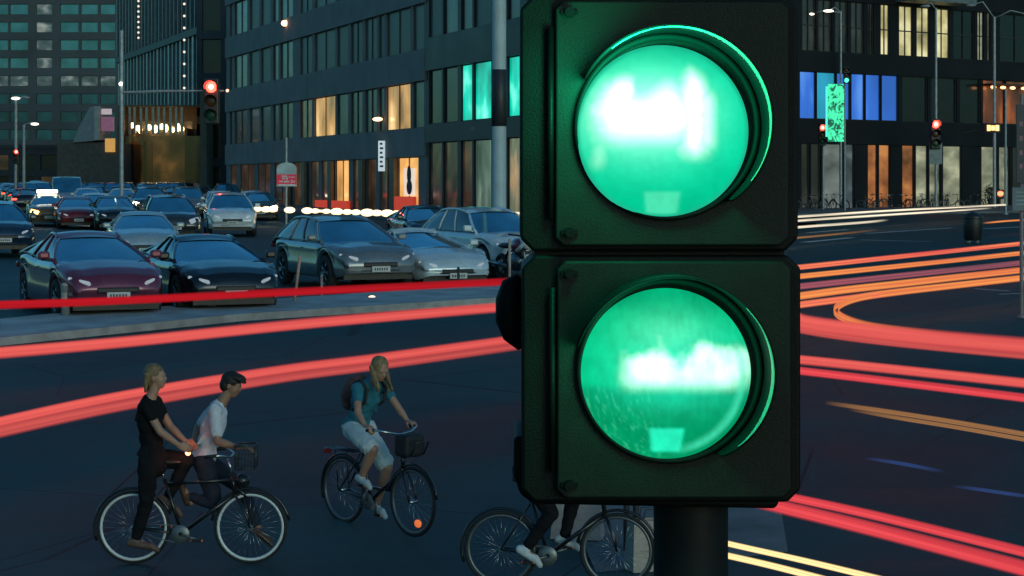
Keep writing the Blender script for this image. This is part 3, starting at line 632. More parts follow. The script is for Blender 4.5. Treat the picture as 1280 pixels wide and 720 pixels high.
def visor(cx, cy, rpx, a0, a1, dep, litspan):
    M4 = Matrix.Translation((sx(cx), 0, sz(cy))) @ MC
    r = rpx*S
    v = MB(); n = 90; vs = []
    for i in range(n+1):
        t = i/n; a = a0+(a1-a0)*t; dd = .03+dep*math.sin(math.pi*min(1, max(0, t)))**.45
        for (rad, hh) in ((r, .019), (r*1.015, .019+dd*.5), (r*1.02, .019+dd), (r*1.02+.004, .019+dd), (r+.006, .019)):
            vs.append(M4 @ Vector((rad*math.cos(a), rad*math.sin(a), hh)))
    v.add(vs, [(i*5+k, i*5+k+1, i*5+k+6, i*5+k+5) for i in range(n) for k in range(4)], True); vo = v.build('visor', VIS, sig)
    l = MB(); vs = []; m = 60; b0, b1 = litspan
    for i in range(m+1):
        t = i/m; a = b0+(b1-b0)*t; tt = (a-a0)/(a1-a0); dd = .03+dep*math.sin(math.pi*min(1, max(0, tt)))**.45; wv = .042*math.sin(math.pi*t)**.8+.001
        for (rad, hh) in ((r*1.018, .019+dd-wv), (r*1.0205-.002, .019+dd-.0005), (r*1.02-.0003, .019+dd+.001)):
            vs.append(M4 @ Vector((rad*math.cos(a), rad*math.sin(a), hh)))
    l.add(vs, [(i*3+k, i*3+k+1, i*3+k+4, i*3+k+3) for i in range(m) for k in range(2)], True); l.build('visor_lit_crescent', VIS_LIT, vo)
    rg = MB(); rg.lathe([(r*.925, .018), (r*.93, .030), (r*.97, .034), (r*1.0, .030), (r*1.005, .018)], 72, M4); rg.build('lens_ring', VIS, sig)
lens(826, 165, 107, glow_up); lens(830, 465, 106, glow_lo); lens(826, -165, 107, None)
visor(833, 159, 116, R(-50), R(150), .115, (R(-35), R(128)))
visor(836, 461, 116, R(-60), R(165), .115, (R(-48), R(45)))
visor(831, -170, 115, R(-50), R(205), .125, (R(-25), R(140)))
for cx, cy, e in ((775, 100, 8.0), (800, 440, 2.2)):      # point lights added before the lenses for a green glow on the doors
    ld = bpy.data.lights.new('lamp_light', 'POINT'); ld.energy = e; ld.color = (.0, 1, .42); ld.shadow_soft_size = .06
    lo = bpy.data.objects.new('lamp_light', ld); COL.objects.link(lo); lo.parent = sig; lo.location = (sx(cx), -.175, sz(cy))

# ================================================================== CARS
TYRE = mat('tyre_rubber', (.02, .02, .021), .8, var=.3, vscale=12, bump=.2)
RIM = mat('alloy_rim', (.22, .24, .25), .3, .9, var=.2, vscale=8)
CGL = mat('car_glass', (.012, .02, .026), .04, var=.15, vscale=2, spec=.6, coat=.6)
WSH = mat('windshield_glass', (.10, .44, .62), .05, .8, var=.35, vscale=1.1, coat=1.0)  # teal of the reflected sky is put into the base colour
TRIMB = mat('black_trim', (.012, .012, .013), .45, var=.3, vscale=8)
def paint(name, c, metal=.35, rough=.28): return mat(name, c, rough, metal, var=.08, vscale=2.5, coat=1.0)
HEADL = mat('headlight_glass', (.18, .21, .23), .08, .3, var=.5, vscale=14, coat=1.0, emit=(.75, .9, 1), estr=.28)  # weak emission stands in for bright glints on the glass
HEADON = mat('headlight_on', (1, .95, .85), .1, var=.1, emit=(1, .88, .66), estr=9.0)
HEADOR = mat('headlight_amber_on', (1, .6, .3), .1, var=.1, emit=(1, .45, .12), estr=5.0)
TAILON = mat('taillight_on', (1, .05, .03), .3, emit=(1, .05, .03), estr=4.0)
TAILL = mat('taillight_red', (.3, .01, .01), .2, var=.1, coat=1.0)
PLATE = mat('plate_white', (.6, .6, .58), .5, var=.15, vscale=20)
def lerp_tab(tab, x):
    for (a, za), (b, zb) in zip(tab, tab[1:]):
        if x <= b:
            t = max(0, (x-a)/(b-a)); t = t*t*(3-2*t) if abs(zb-za) > .12 else t; return za+(zb-za)*t
    return tab[-1][1]
# profile tables run from the tail (-L/2) to the nose (+L/2), x as a share of the length
CT = {
 'sedan': dict(L=4.7, W=1.84, H=1.46, wb=2.8, wr=.34, sill=.20, top=[(-.5, .60), (-.485, .90), (-.44, 1.03), (-.30, 1.04), (-.05, .97), (.20, .97), (.32, .93), (.42, .84), (.475, .73), (.5, .55)], cab=(-.42, -.17, .02, .245), rw=.55),
 'suv':   dict(L=4.6, W=1.90, H=1.68, wb=2.75, wr=.37, sill=.28, top=[(-.5, .70), (-.49, 1.0), (-.46, 1.12), (-.2, 1.10), (.19, 1.08), (.32, 1.05), (.42, .97), (.475, .85), (.5, .64)], cab=(-.485, -.37, .03, .235), rw=.58),
 'coupe': dict(L=4.4, W=1.85, H=1.24, wb=2.6, wr=.33, sill=.17, top=[(-.5, .60), (-.485, .80), (-.43, .93), (-.30, .92), (-.05, .84), (.17, .82), (.32, .80), (.42, .70), (.475, .58), (.5, .44)], cab=(-.42, -.10, -.03, .225), rw=.50),
 'van':   dict(L=5.2, W=2.0, H=2.2, wb=3.2, wr=.36, sill=.3, top=[(-.5, 1.0), (-.495, 1.2), (-.4, 1.22), (.2, 1.2), (.36, 1.08), (.46, .96), (.49, .8), (.5, .65)], cab=(-.495, -.48, .17, .34), rw=.80)}
def make_car(name, label, kind, pm, loc, rz, lights='off', group=None, plate=True, hscale=1.0):
    c = CT[kind]; L, Wd, H, wb, wr = c['L'], c['W'], c['H']*hscale, c['wb'], c['wr']
    root = thing(name, label, 'car' if kind != 'van' else 'van', loc, rz, group)
    # ---- body shell
    g = MB(); N = 92; ring = []
    ax = (-wb/2+.02, wb/2+.06); ar = wr+.07
    for i in range(N+1):
        x = -L/2 + L*i/N; s = x/L; zt = lerp_tab(c['top'], s)*hscale; e = abs(s)/.5
        w = Wd/2*(1-.20*max(0, (e-.62)/.38)**2.2) * (1.0 if e < .985 else .93)
        zb = c['sill'] + .10*max(0, (e-.80)/.2)**2
        for a in ax:
            dx = abs(x-a)
            if dx < ar: zb = max(zb, wr + math.sqrt(ar*ar-dx*dx) - .02)
        zb = min(zb, zt-.14)
        fl = .018*max(math.exp(-((x-ax[0])/.42)**2), math.exp(-((x-ax[1])/.42)**2))
        mid = .5*(zb+zt); zs = zt-.16 if zt-.16 > zb+.04 else zb+.04
        half = [(w*.93, zb), (w*.975+fl, zb+.05), (w*.985+fl, max(mid-.06, zb+.08)), (w*.955, max(mid+.02, zb+.1)), (w*.985, max(zs, zb+.12)), (w*.965, max(zt-.07, zb+.14)), (w*.90, zt-.018), (w*.72, zt+.012), (w*.62, zt+.004), (w*.35, zt+.03), (0, zt+.04)]
        row = [(x, y, z) for y, z in half] + [(x, -y, z) for y, z in half[-2::-1]]
        ring.append(row)
    K = len(ring[0]); g.add([p for r in ring for p in r], [(i*K+k, (i+1)*K+k, (i+1)*K+k+1, i*K+k+1) for i in range(N) for k in range(K-1)] + [tuple(range(K)), tuple(N*K+k for k in range(K))[::-1]], True)
    g.build('body', pm, root)
    u = MB(); u.box(-L/2+.12, L/2-.14, -Wd/2*.80, Wd/2*.80, c['sill']-.04, c['sill']+.28); u.build('underbody', TRIMB, root)
    # ---- greenhouse
    xr0, xr1, xf1, xf0 = [v*L for v in c['cab']]; rw = c['rw']; bw = Wd/2*.90
    zb_r, zb_f = lerp_tab(c['top'], xr0/L)*hscale-.02, lerp_tab(c['top'], xf0/L)*hscale-.02
    zr = H-.05; n1 = 12
    def side_pt(t, up):      # t 0..1 tail to nose, up 0 beltline 1 roof
        xb = xr0+(xf0-xr0)*t; xt = xr1+(xf1-xr1)*t
        zb_ = lerp_tab(c['top'], xb/L)*hscale-.02; zt_ = zr - .10*abs(2*t-1)**2.4 - (.03 if t < .1 else 0)
        y = bw*(1-up)+rw*up*Wd/1.84
        b = 1+.10*math.sin(math.pi*up)*.4
        return Vector((xb+(xt-xb)*up, y*b, zb_+(zt_-zb_)*up))
    gl_ = MB(); vs = []; U_ = 5
    for s_ in (1, -1):
        vs = []
        for i in range(n1+1):
            for k in range(U_+1):
                p = side_pt(i/n1, k/U_); vs.append((p.x, p.y*s_*.985, p.z))
        sg = MB(); sg.add(vs, [(i*(U_+1)+k, (i+1)*(U_+1)+k, (i+1)*(U_+1)+k+1, i*(U_+1)+k+1) for i in range(n1) for k in range(U_)], True)
        so = sg.build('side_window', CGL, root)
        # pillars and window surround
        for t_, rr in ((.0, .035), (.36, .022), (.64, .022), (1.0, .034)):
            pb = MB(); pb.tube([Vector((q.x, q.y*s_, q.z)) for q in (side_pt(t_, k/6) for k in range(7))], rr, 6)
            pb.build('pillar', pm, root)
        rl = MB(); rl.tube([Vector((q.x, q.y*s_, q.z)) for q in (side_pt(k/12, 1.0) for k in range(13))], .032, 6); rl.build('roof_rail', pm, root)
        bt = MB(); bt.tube([Vector((q.x, (q.y+.004)*s_, q.z+.01)) for q in (side_pt(.02+k/12.5, .04) for k in range(13))], .013, 6); bt.build('belt_trim', RIM, root)
    for t_, nm in ((1.0, 'windshield'), (0.0, 'rear_window')):
        vs = []; M_ = 8
        for j in range(M_+1):
            v = -1+2*j/M_
            for k in range(U_+1):
                p = side_pt(t_, k/U_); bow = (1-v*v)*(.17 if t_ else -.09)
                vs.append((p.x+bow*(1-.4*k/U_), p.y*.975*v, p.z+.035*(1-v*v)*(k/U_)+.01*(1-v*v)))
        wg = MB(); wg.add(vs, [(j*(U_+1)+k, (j+1)*(U_+1)+k, (j+1)*(U_+1)+k+1, j*(U_+1)+k+1) for j in range(M_) for k in range(U_)], True); wg.build(nm, WSH if t_ else CGL, root)
    vs = []; M_ = 8
    for i in range(n1+1):
        q = side_pt(i/n1, 1.0)
        for j in range(M_+1):
            v = -1+2*j/M_; bow = (1-v*v)
            ex = (.14*bow if i == n1 else (-.05*bow if i == 0 else 0)); vs.append((q.x+ex, q.y*v, q.z+.045*bow+.005))
    rf = MB(); rf.add(vs, [(i*(M_+1)+j, (i+1)*(M_+1)+j, (i+1)*(M_+1)+j+1, i*(M_+1)+j+1) for i in range(n1) for j in range(M_)], True); rf.build('roof', pm, root)
    # ---- nose and tail furniture
    zn = lerp_tab(c['top'], .47)*hscale; xn = L/2
    gr = MB(); gr.cbox((xn-.01, 0, zn-.24), (.06, Wd*.40, .11), bev=.03); gr.build('grille', TRIMB, root)
    bp = MB(); bp.cbox((xn-.05, 0, c['sill']+.15), (.10, Wd*.50, .12), bev=.045); bp.build('lower_intake', TRIMB, root)
    for s_ in (1, -1):
        hl = MB(); hl.cbox((xn-.125, s_*Wd*.345, zn-.085), (.10, .42, (.060 if lights == 'off' else .17) if kind != 'van' else .16), Matrix.Rotation(R(33*s_), 3, 'Z') @ Matrix.Rotation(R(-30), 3, 'Y') @ Matrix.Rotation(R(13*s_), 3, 'X'), .028); hl.build('headlight', {'off': HEADL, 'on': HEADON, 'amber': HEADOR, 'tail': HEADL, 'one': HEADON if s_ < 0 else HEADL}[lights], root)
        tl = MB(); tl.cbox((-L/2+.04, s_*Wd*.38, lerp_tab(c['top'], -.47)*hscale-.14), (.10, .32, .11), bev=.03); tl.build('taillight', TAILON if lights == 'tail' else TAILL, root)
        mi = MB(); mx = xf0-.16; mi.cbox((mx, s_*(Wd/2+.07), zb_f+.13), (.12, .20, .14), bev=.04); mi.cyl((mx, s_*(Wd/2-.08), zb_f+.05), (mx, s_*(Wd/2+.03), zb_f+.1), .022, seg=8); mi.build('mirror', pm, root)
        for xx in (-.02, -.27): hd = MB(); hd.cbox((xx*L+.1, s_*(Wd/2*.985), zb_f-.10), (.16, .025, .025), bev=.008); hd.build('door_handle', pm, root)
    if plate:
        q = MB(); q.cbox((xn+.03, 0, zn-.33), (.012, .40, .12), bev=.004); po_ = q.build('number_plate', PLATE, root)
        q = MB()
        for k in range(6): q.box(xn+.0362, xn+.039, -.15+.052*k, -.15+.052*k+.028, zn-.36, zn-.305)
        q.build('plate_digits', TRIMB, po_)
    for a in (-wb/2+.02, wb/2+.06):
        for s_ in (1, -1):
            M4 = Matrix.Translation((a, s_*(Wd/2-.115), wr)) @ Matrix.Rotation(R(90)*-s_, 4, 'X')
            t = MB(); t.lathe([(wr*.62, -.09), (wr*.93, -.10), (wr, -.06), (wr, .06), (wr*.93, .10), (wr*.66, .095)], 28, M4); to = t.build('wheel', TYRE, root)
            r_ = MB(); r_.lathe([(wr*.66, .09), (wr*.60, .075), (wr*.58, .03)], 28, M4)
            for k in range(5):
                an = 2*math.pi*k/5
                for o_ in (-.09, .09):
                    p0 = M4 @ Vector((.04*math.cos(an), .04*math.sin(an), .07)); p1 = M4 @ Vector((wr*.60*math.cos(an+o_), wr*.60*math.sin(an+o_), .075)); r_.tube([p0, p1], .018, 6)
            r_.ball(M4 @ Vector((0, 0, .065)), .045, 8, 6); r_.build('rim', RIM, to)
            dk = MB(); dk.lathe([(0.001, .0), (wr*.6, .0)], 20, M4); dk.build('brake_disc', TRIMB, to)
    return root
def heading(p, phi): return math.atan2(-p.y, -p.x) + R(phi)
def car_at(px, py, phi, *a, **k):
    p = G(px, py); h = heading(p, phi)
    kind = a[2]; L = CT[kind]['L']; c = p + Vector((-math.cos(h), -math.sin(h), 0))*L*.5*.8
    c.z = gz(c.y)+.0; return make_car(a[0], a[1], kind, a[3], c, h, **k)
GRP = 'cars parked in rows behind the median'
P_MAR = paint('paint_maroon', (.20, .035, .07)); P_BLK = paint('paint_black', (.012, .014, .018)); P_GRY = paint('paint_grey', (.20, .22, .24)); P_SIL = paint('paint_silver_blue', (.60, .70, .74), .2)
P_WHT = paint('paint_white', (.78, .80, .80), .05); P_BLU = paint('paint_dark_blue', (.02, .045, .08)); P_LBL = paint('paint_pale_blue', (.45, .52, .55), .3); P_RED = paint('paint_red', (.25, .015, .015)); P_DGR = paint('paint_dark_grey', (.045, .05, .055))
P_OCH = paint('paint_ochre', (.22, .13, .04))
car_at(3, 322, 8, 'parked_car', 'dark blue parked car cut by the left edge of the photo', 'suv', P_BLU, group=GRP, hscale=.97)
car_at(140, 399, 13, 'parked_car', 'maroon sedan at the front left with a reddish white number plate', 'sedan', P_MAR, group=GRP)
car_at(182, 330, 3, 'parked_car', 'pale blue sedan seen between the maroon and the black car', 'sedan', P_LBL, group=GRP, hscale=.95)
car_at(287, 392, 14, 'parked_car', 'low black car between the maroon sedan and the grey estate', 'sedan', P_BLK, group=GRP, hscale=.93)
car_at(466, 364, 21, 'parked_car', 'dusky grey sport utility car seen from its flank beside the silver coupe', 'suv', P_GRY, group=GRP, hscale=.92)
car_at(562, 360, 24, 'parked_car', 'low silver blue coupe in front of the white sport utility car', 'coupe', P_SIL, group=GRP)
car_at(655, 348, 27, 'parked_car', 'white sport utility car partly behind the traffic light', 'suv', P_WHT, group=GRP, hscale=.97)
car_at(545, 312, 12, 'parked_car', 'black sedan whose dark roof shows above the silver coupe', 'sedan', P_BLK, group=GRP, hscale=.95)
car_at(218, 304, 6, 'parked_car', 'grey sport utility car with one bright headlight behind the pale blue sedan', 'suv', P_DGR, group=GRP, lights='one')
car_at(290, 296, 3, 'parked_car', 'white front of an off road car below the red traffic light', 'suv', P_WHT, group=GRP)
car_at(326, 276, 2, 'parked_car', 'small dark car with both headlights on beside the white off road car', 'sedan', P_DGR, lights='on', group=GRP)
car_at(61, 283, 2, 'parked_car', 'ochre taxi with amber glowing headlights in the left background', 'sedan', P_OCH, lights='amber', group=GRP)
tx = G(61, 283); tb_ = [o for o in bpy.data.objects if o.get('label', '').startswith('ochre taxi')][0]
q = MB(); q.cbox((-.25, 0, 1.56), (.2, .95, .16), bev=.03); q.build('roof_sign', mat('roof_sign_glow', (1, .95, .8), .4, emit=(1, .88, .66), estr=3.0), tb_)
car_at(98, 286, 3, 'parked_car', 'small red car between the taxi and a white one', 'sedan', P_RED, group=GRP, hscale=.95)
car_at(121, 280, 2, 'parked_car', 'small white car right of the red one in the left background', 'sedan', P_WHT, lights='on', group=GRP)
car_at(146, 288, 4, 'parked_car', 'dark sedan behind the pale blue one in the left background', 'sedan', P_BLK, group=GRP)
car_at(84, 262, 1, 'delivery_van', 'pale blue van with a broad windshield in the left background', 'van', P_LBL, group=GRP)
# the traffic queued far down the avenue
src = {}
for key in ('dark', 'grey', 'white', 'lit', 'tail'):
    src[key] = None
far = []
rnd = random.Random(11)
for row, (py, n, x0, x1) in enumerate([(272, 4, 165, 340), (264, 6, 10, 250), (258, 9, 5, 300), (253, 11, 0, 235), (249, 12, 0, 205), (246, 9, 0, 150)]):
    for k in range(n):
        px = x0 + (x1-x0)*(k+.5)/n + rnd.uniform(-4, 4)
        if abs(px-62) < 14 and py > 257: continue
        far.append((px, py+rnd.uniform(-1, 1)))
LBL = {'dark': 'far black car queued down the avenue', 'grey': 'far grey car queued down the avenue', 'white': 'far white car queued down the avenue', 'lit': 'far dark car with both headlights on in the avenue queue', 'tail': 'far dark car showing two red tail lights in the avenue queue'}
keys = ['lit', 'tail', 'dark', 'white', 'lit', 'lit', 'tail', 'grey', 'lit', 'tail', 'white']
for i, (px, py) in enumerate(far):
    key = keys[(i*7+i//5) % len(keys)]; p = G(px, py); h = heading(p, rnd.uniform(-4, 6)) + (math.pi if key == 'tail' else 0)
    if src[key] is None:
        src[key] = make_car('queued_car', LBL[key], 'suv' if key in ('grey', 'lit') else 'sedan', {'dark': P_BLK, 'grey': P_GRY, 'white': P_WHT, 'lit': P_DGR, 'tail': P_BLK}[key], p, h, lights={'lit': 'on', 'tail': 'tail'}.get(key, 'off'), group='cars queued far down the avenue')
    else: copy_tree(src[key], None, p, h)

# ---- motorbike beside the white car, half behind the signal
pm_ = G(645, 352); mb = thing('motorbike', 'silver and red motorbike parked at the edge of the traffic light', 'motorbike', pm_, heading(pm_, 28))
def torus_pts(c, r, ax='y', n=28): return [Vector(c) + Vector((r*math.cos(2*math.pi*k/n), 0, r*math.sin(2*math.pi*k/n))) for k in range(n)]
for xx in (-.68, .68):
    w = MB(); w.tube(torus_pts((xx, 0, .31), .25), .06, 10, closed=True); wo = w.build('wheel', TYRE, mb)
    r_ = MB(); r_.cyl((xx, -.04, .31), (xx, .04, .31), .1, seg=16)
    for k in range(6): a = math.pi*k/3; r_.tube([(xx, 0, .31), (xx+.21*math.cos(a), 0, .31+.21*math.sin(a))], .014, 6)
    r_.build('rim', RIM, wo)
b = MB(); b.ball((.15, 0, .82), (.33, .17, .17)); b.build('fuel_tank', mat('motorbike_red', (.30, .02, .05), .3, coat=1.0), mb)
b = MB(); b.ball((-.38, 0, .80), (.42, .14, .07)); b.build('seat', TRIMB, mb)
b = MB(); b.ball((.0, 0, .45), (.30, .17, .22)); b.cyl((-.1, -.17, .35), (-.85, -.2, .42), .05, seg=12); b.build('engine', RIM, mb)
b = MB(); b.ball((.62, 0, .98), (.2, .22, .26)); b.tube([(.45, -.2, .7), (.75, -.12, .95), (.6, 0, 1.22), (.75, .12, .95), (.45, .2, .7)], .05, 8); b.build('fairing', P_WHT, mb)
b = MB(); [b.tube([(.68, s_*.09, .31), (.42, s_*.09, 1.02)], .028, 8) for s_ in (1, -1)]; b.build('fork', RIM, mb)
b = MB(); b.tube([(.30, -.36, 1.08), (.42, -.12, 1.04), (.42, .12, 1.04), (.30, .36, 1.08)], .02, 8); b.build('handlebar', TRIMB, mb)
b = MB(); b.ball((.80, 0, .95), (.06, .1, .08)); b.build('headlight', HEADL, mb)
b = MB(); b.tube([(.32, 0, .56), (.1, 0, .70), (-.35, 0, .68), (-.68, 0, .31)], .035, 8); b.build('frame', TRIMB, mb)

# ================================================================== STREET FURNITURE
STEEL = mat('galvanised_steel', (.34, .38, .40), .5, .3, var=.25, vscale=5)
DKPOLE = mat('dark_pole', (.06, .065, .07), .5, .3)
def base_lathe(m, x, y, r): m.lathe([(r*2.2, 0), (r*2.2, .03), (r*1.3, .07), (r, .12)], 20, Matrix.Translation((x, y, 0)))
# thick pale banner pole with a dark sleeve
p = G(624, 334); s_ = p.y/F; H0 = lambda py: CZ-(py-HY)*s_-p.z
o = thing('street_pole', 'thick pale pole with a dark sleeve, left of the big traffic light', 'pole', p)
b = MB(); b.lathe([(9*s_, .1), (8.6*s_, H0(-60))], 28); base_lathe(b, 0, 0, 9*s_); b.build('shaft', mat('pale_pole_paint', (.42, .52, .56), .5, var=.12, vscale=2), o)
b = MB(); b.lathe([(8.9*s_, H0(158)), (9.7*s_, H0(157.5)), (9.7*s_, H0(87.5)), (8.9*s_, H0(87))], 28); b.build('sleeve', mat('sleeve_dark', (.02, .025, .03), .5), o)
b = MB(); b.lathe([(8.6*s_, H0(-60)), (6*s_, H0(-62)), (.001, H0(-63))], 28); b.build('cap', STEEL, o)
# small signal heads
def signal_head(parent, x, y, z, lit, scale=1.0, name='signal_head'):
    a = .13*scale
    h = MB(); h.cbox((x, y, z), (a*2.4, .22*scale, 1.0*scale), bev=.03*scale); ho = h.build(name, mat('small_housing', (.02, .022, .024), .5), parent)
    for k, (nm, col) in enumerate((('red_lamp', (1, .05, .03)), ('amber_lamp', (1, .4, .05)), ('green_lamp', (.05, .9, .5)))):
        zc = z + (.31-.31*k)*scale; on = (lit == nm)
        m_ = mat('lit_'+nm, col, .3, emit=col, estr=7.0 if nm == 'red_lamp' else 3.0) if on else mat('dark_'+nm, [c*.06 for c in col], .3)
        l = MB(); l.ball((x, y-.11*scale, zc), (a*.95, .03*scale, a*.95), 16, 8); l.build(nm, m_, ho)
        v = MB(); v.lathe([(a*1.02, 0), (a*1.05, .2*scale)], 20, Matrix.Translation((x, y-.11*scale, zc)) @ MC, a0=R(-20), a1=R(200)); v.build('visor', TRIMB, ho)
    if lit == 'red_lamp':
        c_ = MB(); c_.ball((x, y-.145*scale, z+.31*scale), (a*.4, .01, a*.4), 10, 6); c_.build('bulb', mat('red_bulb_core', (1, .6, .5), .3, emit=(1, .55, .4), estr=6.0), ho)
        ld = bpy.data.lights.new('lamp_light', 'POINT'); ld.energy = 9*scale; ld.color = (1, .06, .03); ld.shadow_soft_size = .1
        lo = bpy.data.objects.new('lamp_light', ld); COL.objects.link(lo); lo.parent = parent; lo.location = (x, y-.45*scale, z+.31*scale)
    return ho
# mast arm signal over the avenue (left)
dm = 92; pm2 = P(152, 230, dm); pz = gz(dm); o = thing('mast_arm_signal', 'traffic light showing red on a mast arm above the parked cars', 'traffic light', (pm2.x, dm, pz)); s_ = dm/F
MX = lambda px: (px-152)*s_; MZ = lambda py: CZ-(py-HY)*s_-pz
b = MB(); b.lathe([(.10, .1), (.085, MZ(38))], 18); base_lathe(b, 0, 0, .1); b.build('pole', STEEL, o)
b = MB(); b.tube([(0, 0, MZ(116)), (MX(200), 0, MZ(114)), (MX(250), 0, MZ(113.5)), (MX(280), 0, MZ(113.5))], [.075, .065, .05, .04], 12); b.build('arm', STEEL, o)
signal_head(o, MX(266), -.25, MZ(127), 'red_lamp', 2.1)
b = MB(); b.cyl((MX(266), 0, MZ(113.5)), (MX(266), -.15, MZ(116)), .05, seg=10); b.build('bracket', STEEL, o)
b = MB(); b.ball((MX(285), -.2, MZ(113.5)), .07); b.build('side_lamp', mat('side_lamp_glow', (1, .5, .4), .4, emit=(1, .3, .2), estr=3.0), o)
b = MB(); b.ball((0, -.2, MZ(105)), .085); b.build('pole_lamp', mat('pole_lamp_glow', (1, .9, .8), .4, emit=(1, .9, .75), estr=4.0), o)
# right side poles and signals
def right_pole(px, py, label, top, rad, lit=None, zlit=160, kind='traffic light', name='traffic_light', side=0, arm=None, mirror=False, sc=1.0):
    p = G(px, py); s_ = p.y/F; H_ = lambda y: CZ-(y-HY)*s_-p.z
    o = thing(name, label, kind, p); b = MB(); b.lathe([(rad, .1), (rad*.7, H_(top))], 16); base_lathe(b, 0, 0, rad); b.build('pole', STEEL, o)
    if lit: signal_head(o, side*s_, -.2, H_(zlit)-.3*sc, lit, sc)
    if arm:
        for dx, dy, on in arm:
            b = MB(); b.tube([(0, 0, H_(top)-.1), (dx*.5*s_, -.1, H_(top+dy)+.25), (dx*s_, -.15, H_(top+dy))], .04, 8); ao = b.build('arm', STEEL, o)
            b = MB(); b.ball((dx*s_, -.2, H_(top+dy)), (.34, .16, .09), 12, 8); b.build('lamp', mat('street_lamp_on', (1, .9, .8), .4, emit=(1, .82, .62), estr=2.2) if on else STEEL, ao)
    return o, H_, s_
right_pole(1051, 262, 'tall street lamp with two lit lamps in front of the blue windows', 14, .09, kind='street lamp', name='street_lamp', arm=[(-16, 0, True), (-40, 4, True)])
o, H_, s_ = right_pole(1170, 262, 'red traffic light on a tall pole with a pale blank plate at the right', 10, .10, 'red_lamp', 156, side=-2, arm=[(-14, -2, False)], sc=2.0)
b = MB(); b.cbox((-.05, -.13, H_(192)), (.85, .04, 1.4), bev=.015); b.build('plate', mat('plate_grey', (.22, .27, .28), .6, var=.3, vscale=4), o)
right_pole(1029, 264, 'half hidden red traffic light left of the glowing green banner', 158, .08, 'red_lamp', 160, side=-2, sc=1.4)
right_pole(1056, 266, 'slim pole with a green glowing signal at its top beside the banner', 108, .06, 'green_lamp', 88, side=1, sc=1.0)
right_pole(1257, 268, 'slim grey pole in front of the orange lit awning', 112, .08, kind='pole', name='street_pole')
right_pole(1243, 262, 'lamp post with a long curved pale arm near the upper right corner', 21, .12, kind='street lamp', name='street_lamp', arm=[(40, -3, False), (-30, -14, False)])
# amber symbol lamp and low red lamp
for px, py, lab, cm, wd, hg in ((1241, 160, 'small glowing amber sign high on the black block', (1, .40, .10), .36, .2), ):
    p_ = P(px, py, 128); o = thing('amber_sign', lab, 'sign', (p_.x, 128, p_.z)); b = MB(); b.cbox((0, 0, 0), (1.0, .12, .62), bev=.04); b.build('sign_box', TRIMB, o)
    for k in range(3):
        b = MB(); b.cbox((-.27+.27*k, -.075, 0), (.22, .03, .36 if k != 1 else .30), bev=.012); b.build('lit_digit', mat('amber_digit', cm, .4, emit=(1, .42, .12), estr=3.0), o)
    b = MB(); b.cyl((0, .06, 0), (0, 9, 0), .05, seg=8); b.build('bracket', DKPOLE, o)
p = G(1250, 262); o = thing('low_signal', 'low red lamp on a short post at the end of the white light trails', 'signal', p)
s_ = p.y/F; zc = CZ-(243-HY)*s_-p.z
b = MB(); b.lathe([(.05, .0), (.05, zc-.3)], 12); b.build('post', DKPOLE, o)
b = MB(); b.cbox((0, 0, zc), (.5, .2, .62), bev=.05); b.build('box', TRIMB, o)
b = MB(); b.ball((0, -.12, zc+.05), (.2, .04, .17)); b.build('red_lamp', mat('low_red', (1, .1, .05), .3, emit=(1, .12, .05), estr=4.0), o)
# green glowing banner
p = P(1045, 141, 124); o = thing('banner', 'glowing green vertical banner in front of the blue windows', 'banner', (p.x, 124, p.z)); s_ = 124/F
def banner_mat():
    m = bpy.data.materials.new('banner_green'); m.use_nodes = True; nt = m.node_tree; b = nt.nodes['Principled BSDF']; L = nt.links.new
    tc = nt.nodes.new('ShaderNodeTexCoord'); n = nt.nodes.new('ShaderNodeTexNoise'); n.inputs['Scale'].default_value = 2.6; n.inputs['Detail'].default_value = 3; n.inputs['Distortion'].default_value = 1.2; L(tc.outputs['Object'], n.inputs['Vector'])
    cr = nt.nodes.new('ShaderNodeValToRGB'); cr.color_ramp.elements[0].position = .40; cr.color_ramp.elements[0].color = (.0, .04, .03, 1); cr.color_ramp.elements[1].position = .52; cr.color_ramp.elements[1].color = (.06, .9, .42, 1)
    L(n.outputs['Fac'], cr.inputs['Fac']); L(cr.outputs['Color'], b.inputs['Emission Color']); b.inputs['Emission Strength'].default_value = .9; b.inputs['Base Color'].default_value = (.02, .2, .12, 1); return m
b = MB(); b.cbox((0, 0, 0), (20*s_, .12, 72*s_), bev=.03); b.build('panel', banner_mat(), o)
b = MB(); b.box(10.4*s_, 11.4*s_, -.05, .07, -36*s_, 40*s_); b.build('mast', DKPOLE, o)
b = MB(); b.box(-13*s_, -10.5*s_, -.04, .05, -30*s_, 33*s_); b.build('light_strip', mat('banner_strip', (.1, .8, .7), .4, emit=(.08, .75, .6), estr=.8), o)
b = MB(); b.cyl((11*s_, .01, -36*s_), (11*s_, .01, gz(124)-p.z), .07, seg=12); b.build('post', DKPOLE, o)
# litter bin
p = G(1216, 304); s_ = p.y/F; o = thing('litter_bin', 'black litter bin with a hooded lid on the far side of the orange light trails', 'bin', p)
b = MB(); b.lathe([(.26, .10), (.30, .14), (.33, .60), (.34, .80), (.32, .86)], 22); b.build('bin_body', mat('bin_black', (.012, .014, .015), .5, bump=.1), o)
b = MB(); b.lathe([(.35, .865), (.36, .92), (.24, 1.02), (.10, 1.06), (.001, 1.12)], 22); b.build('lid', mat('bin_lid', (.02, .022, .024), .4), o)
for a in (45, 135, 225, 315):
    b = MB(); b.cyl((.2*math.cos(R(a)), .2*math.sin(R(a)), 0), (.2*math.cos(R(a)), .2*math.sin(R(a)), .12), .03, seg=8); b.build('foot', STEEL, o)
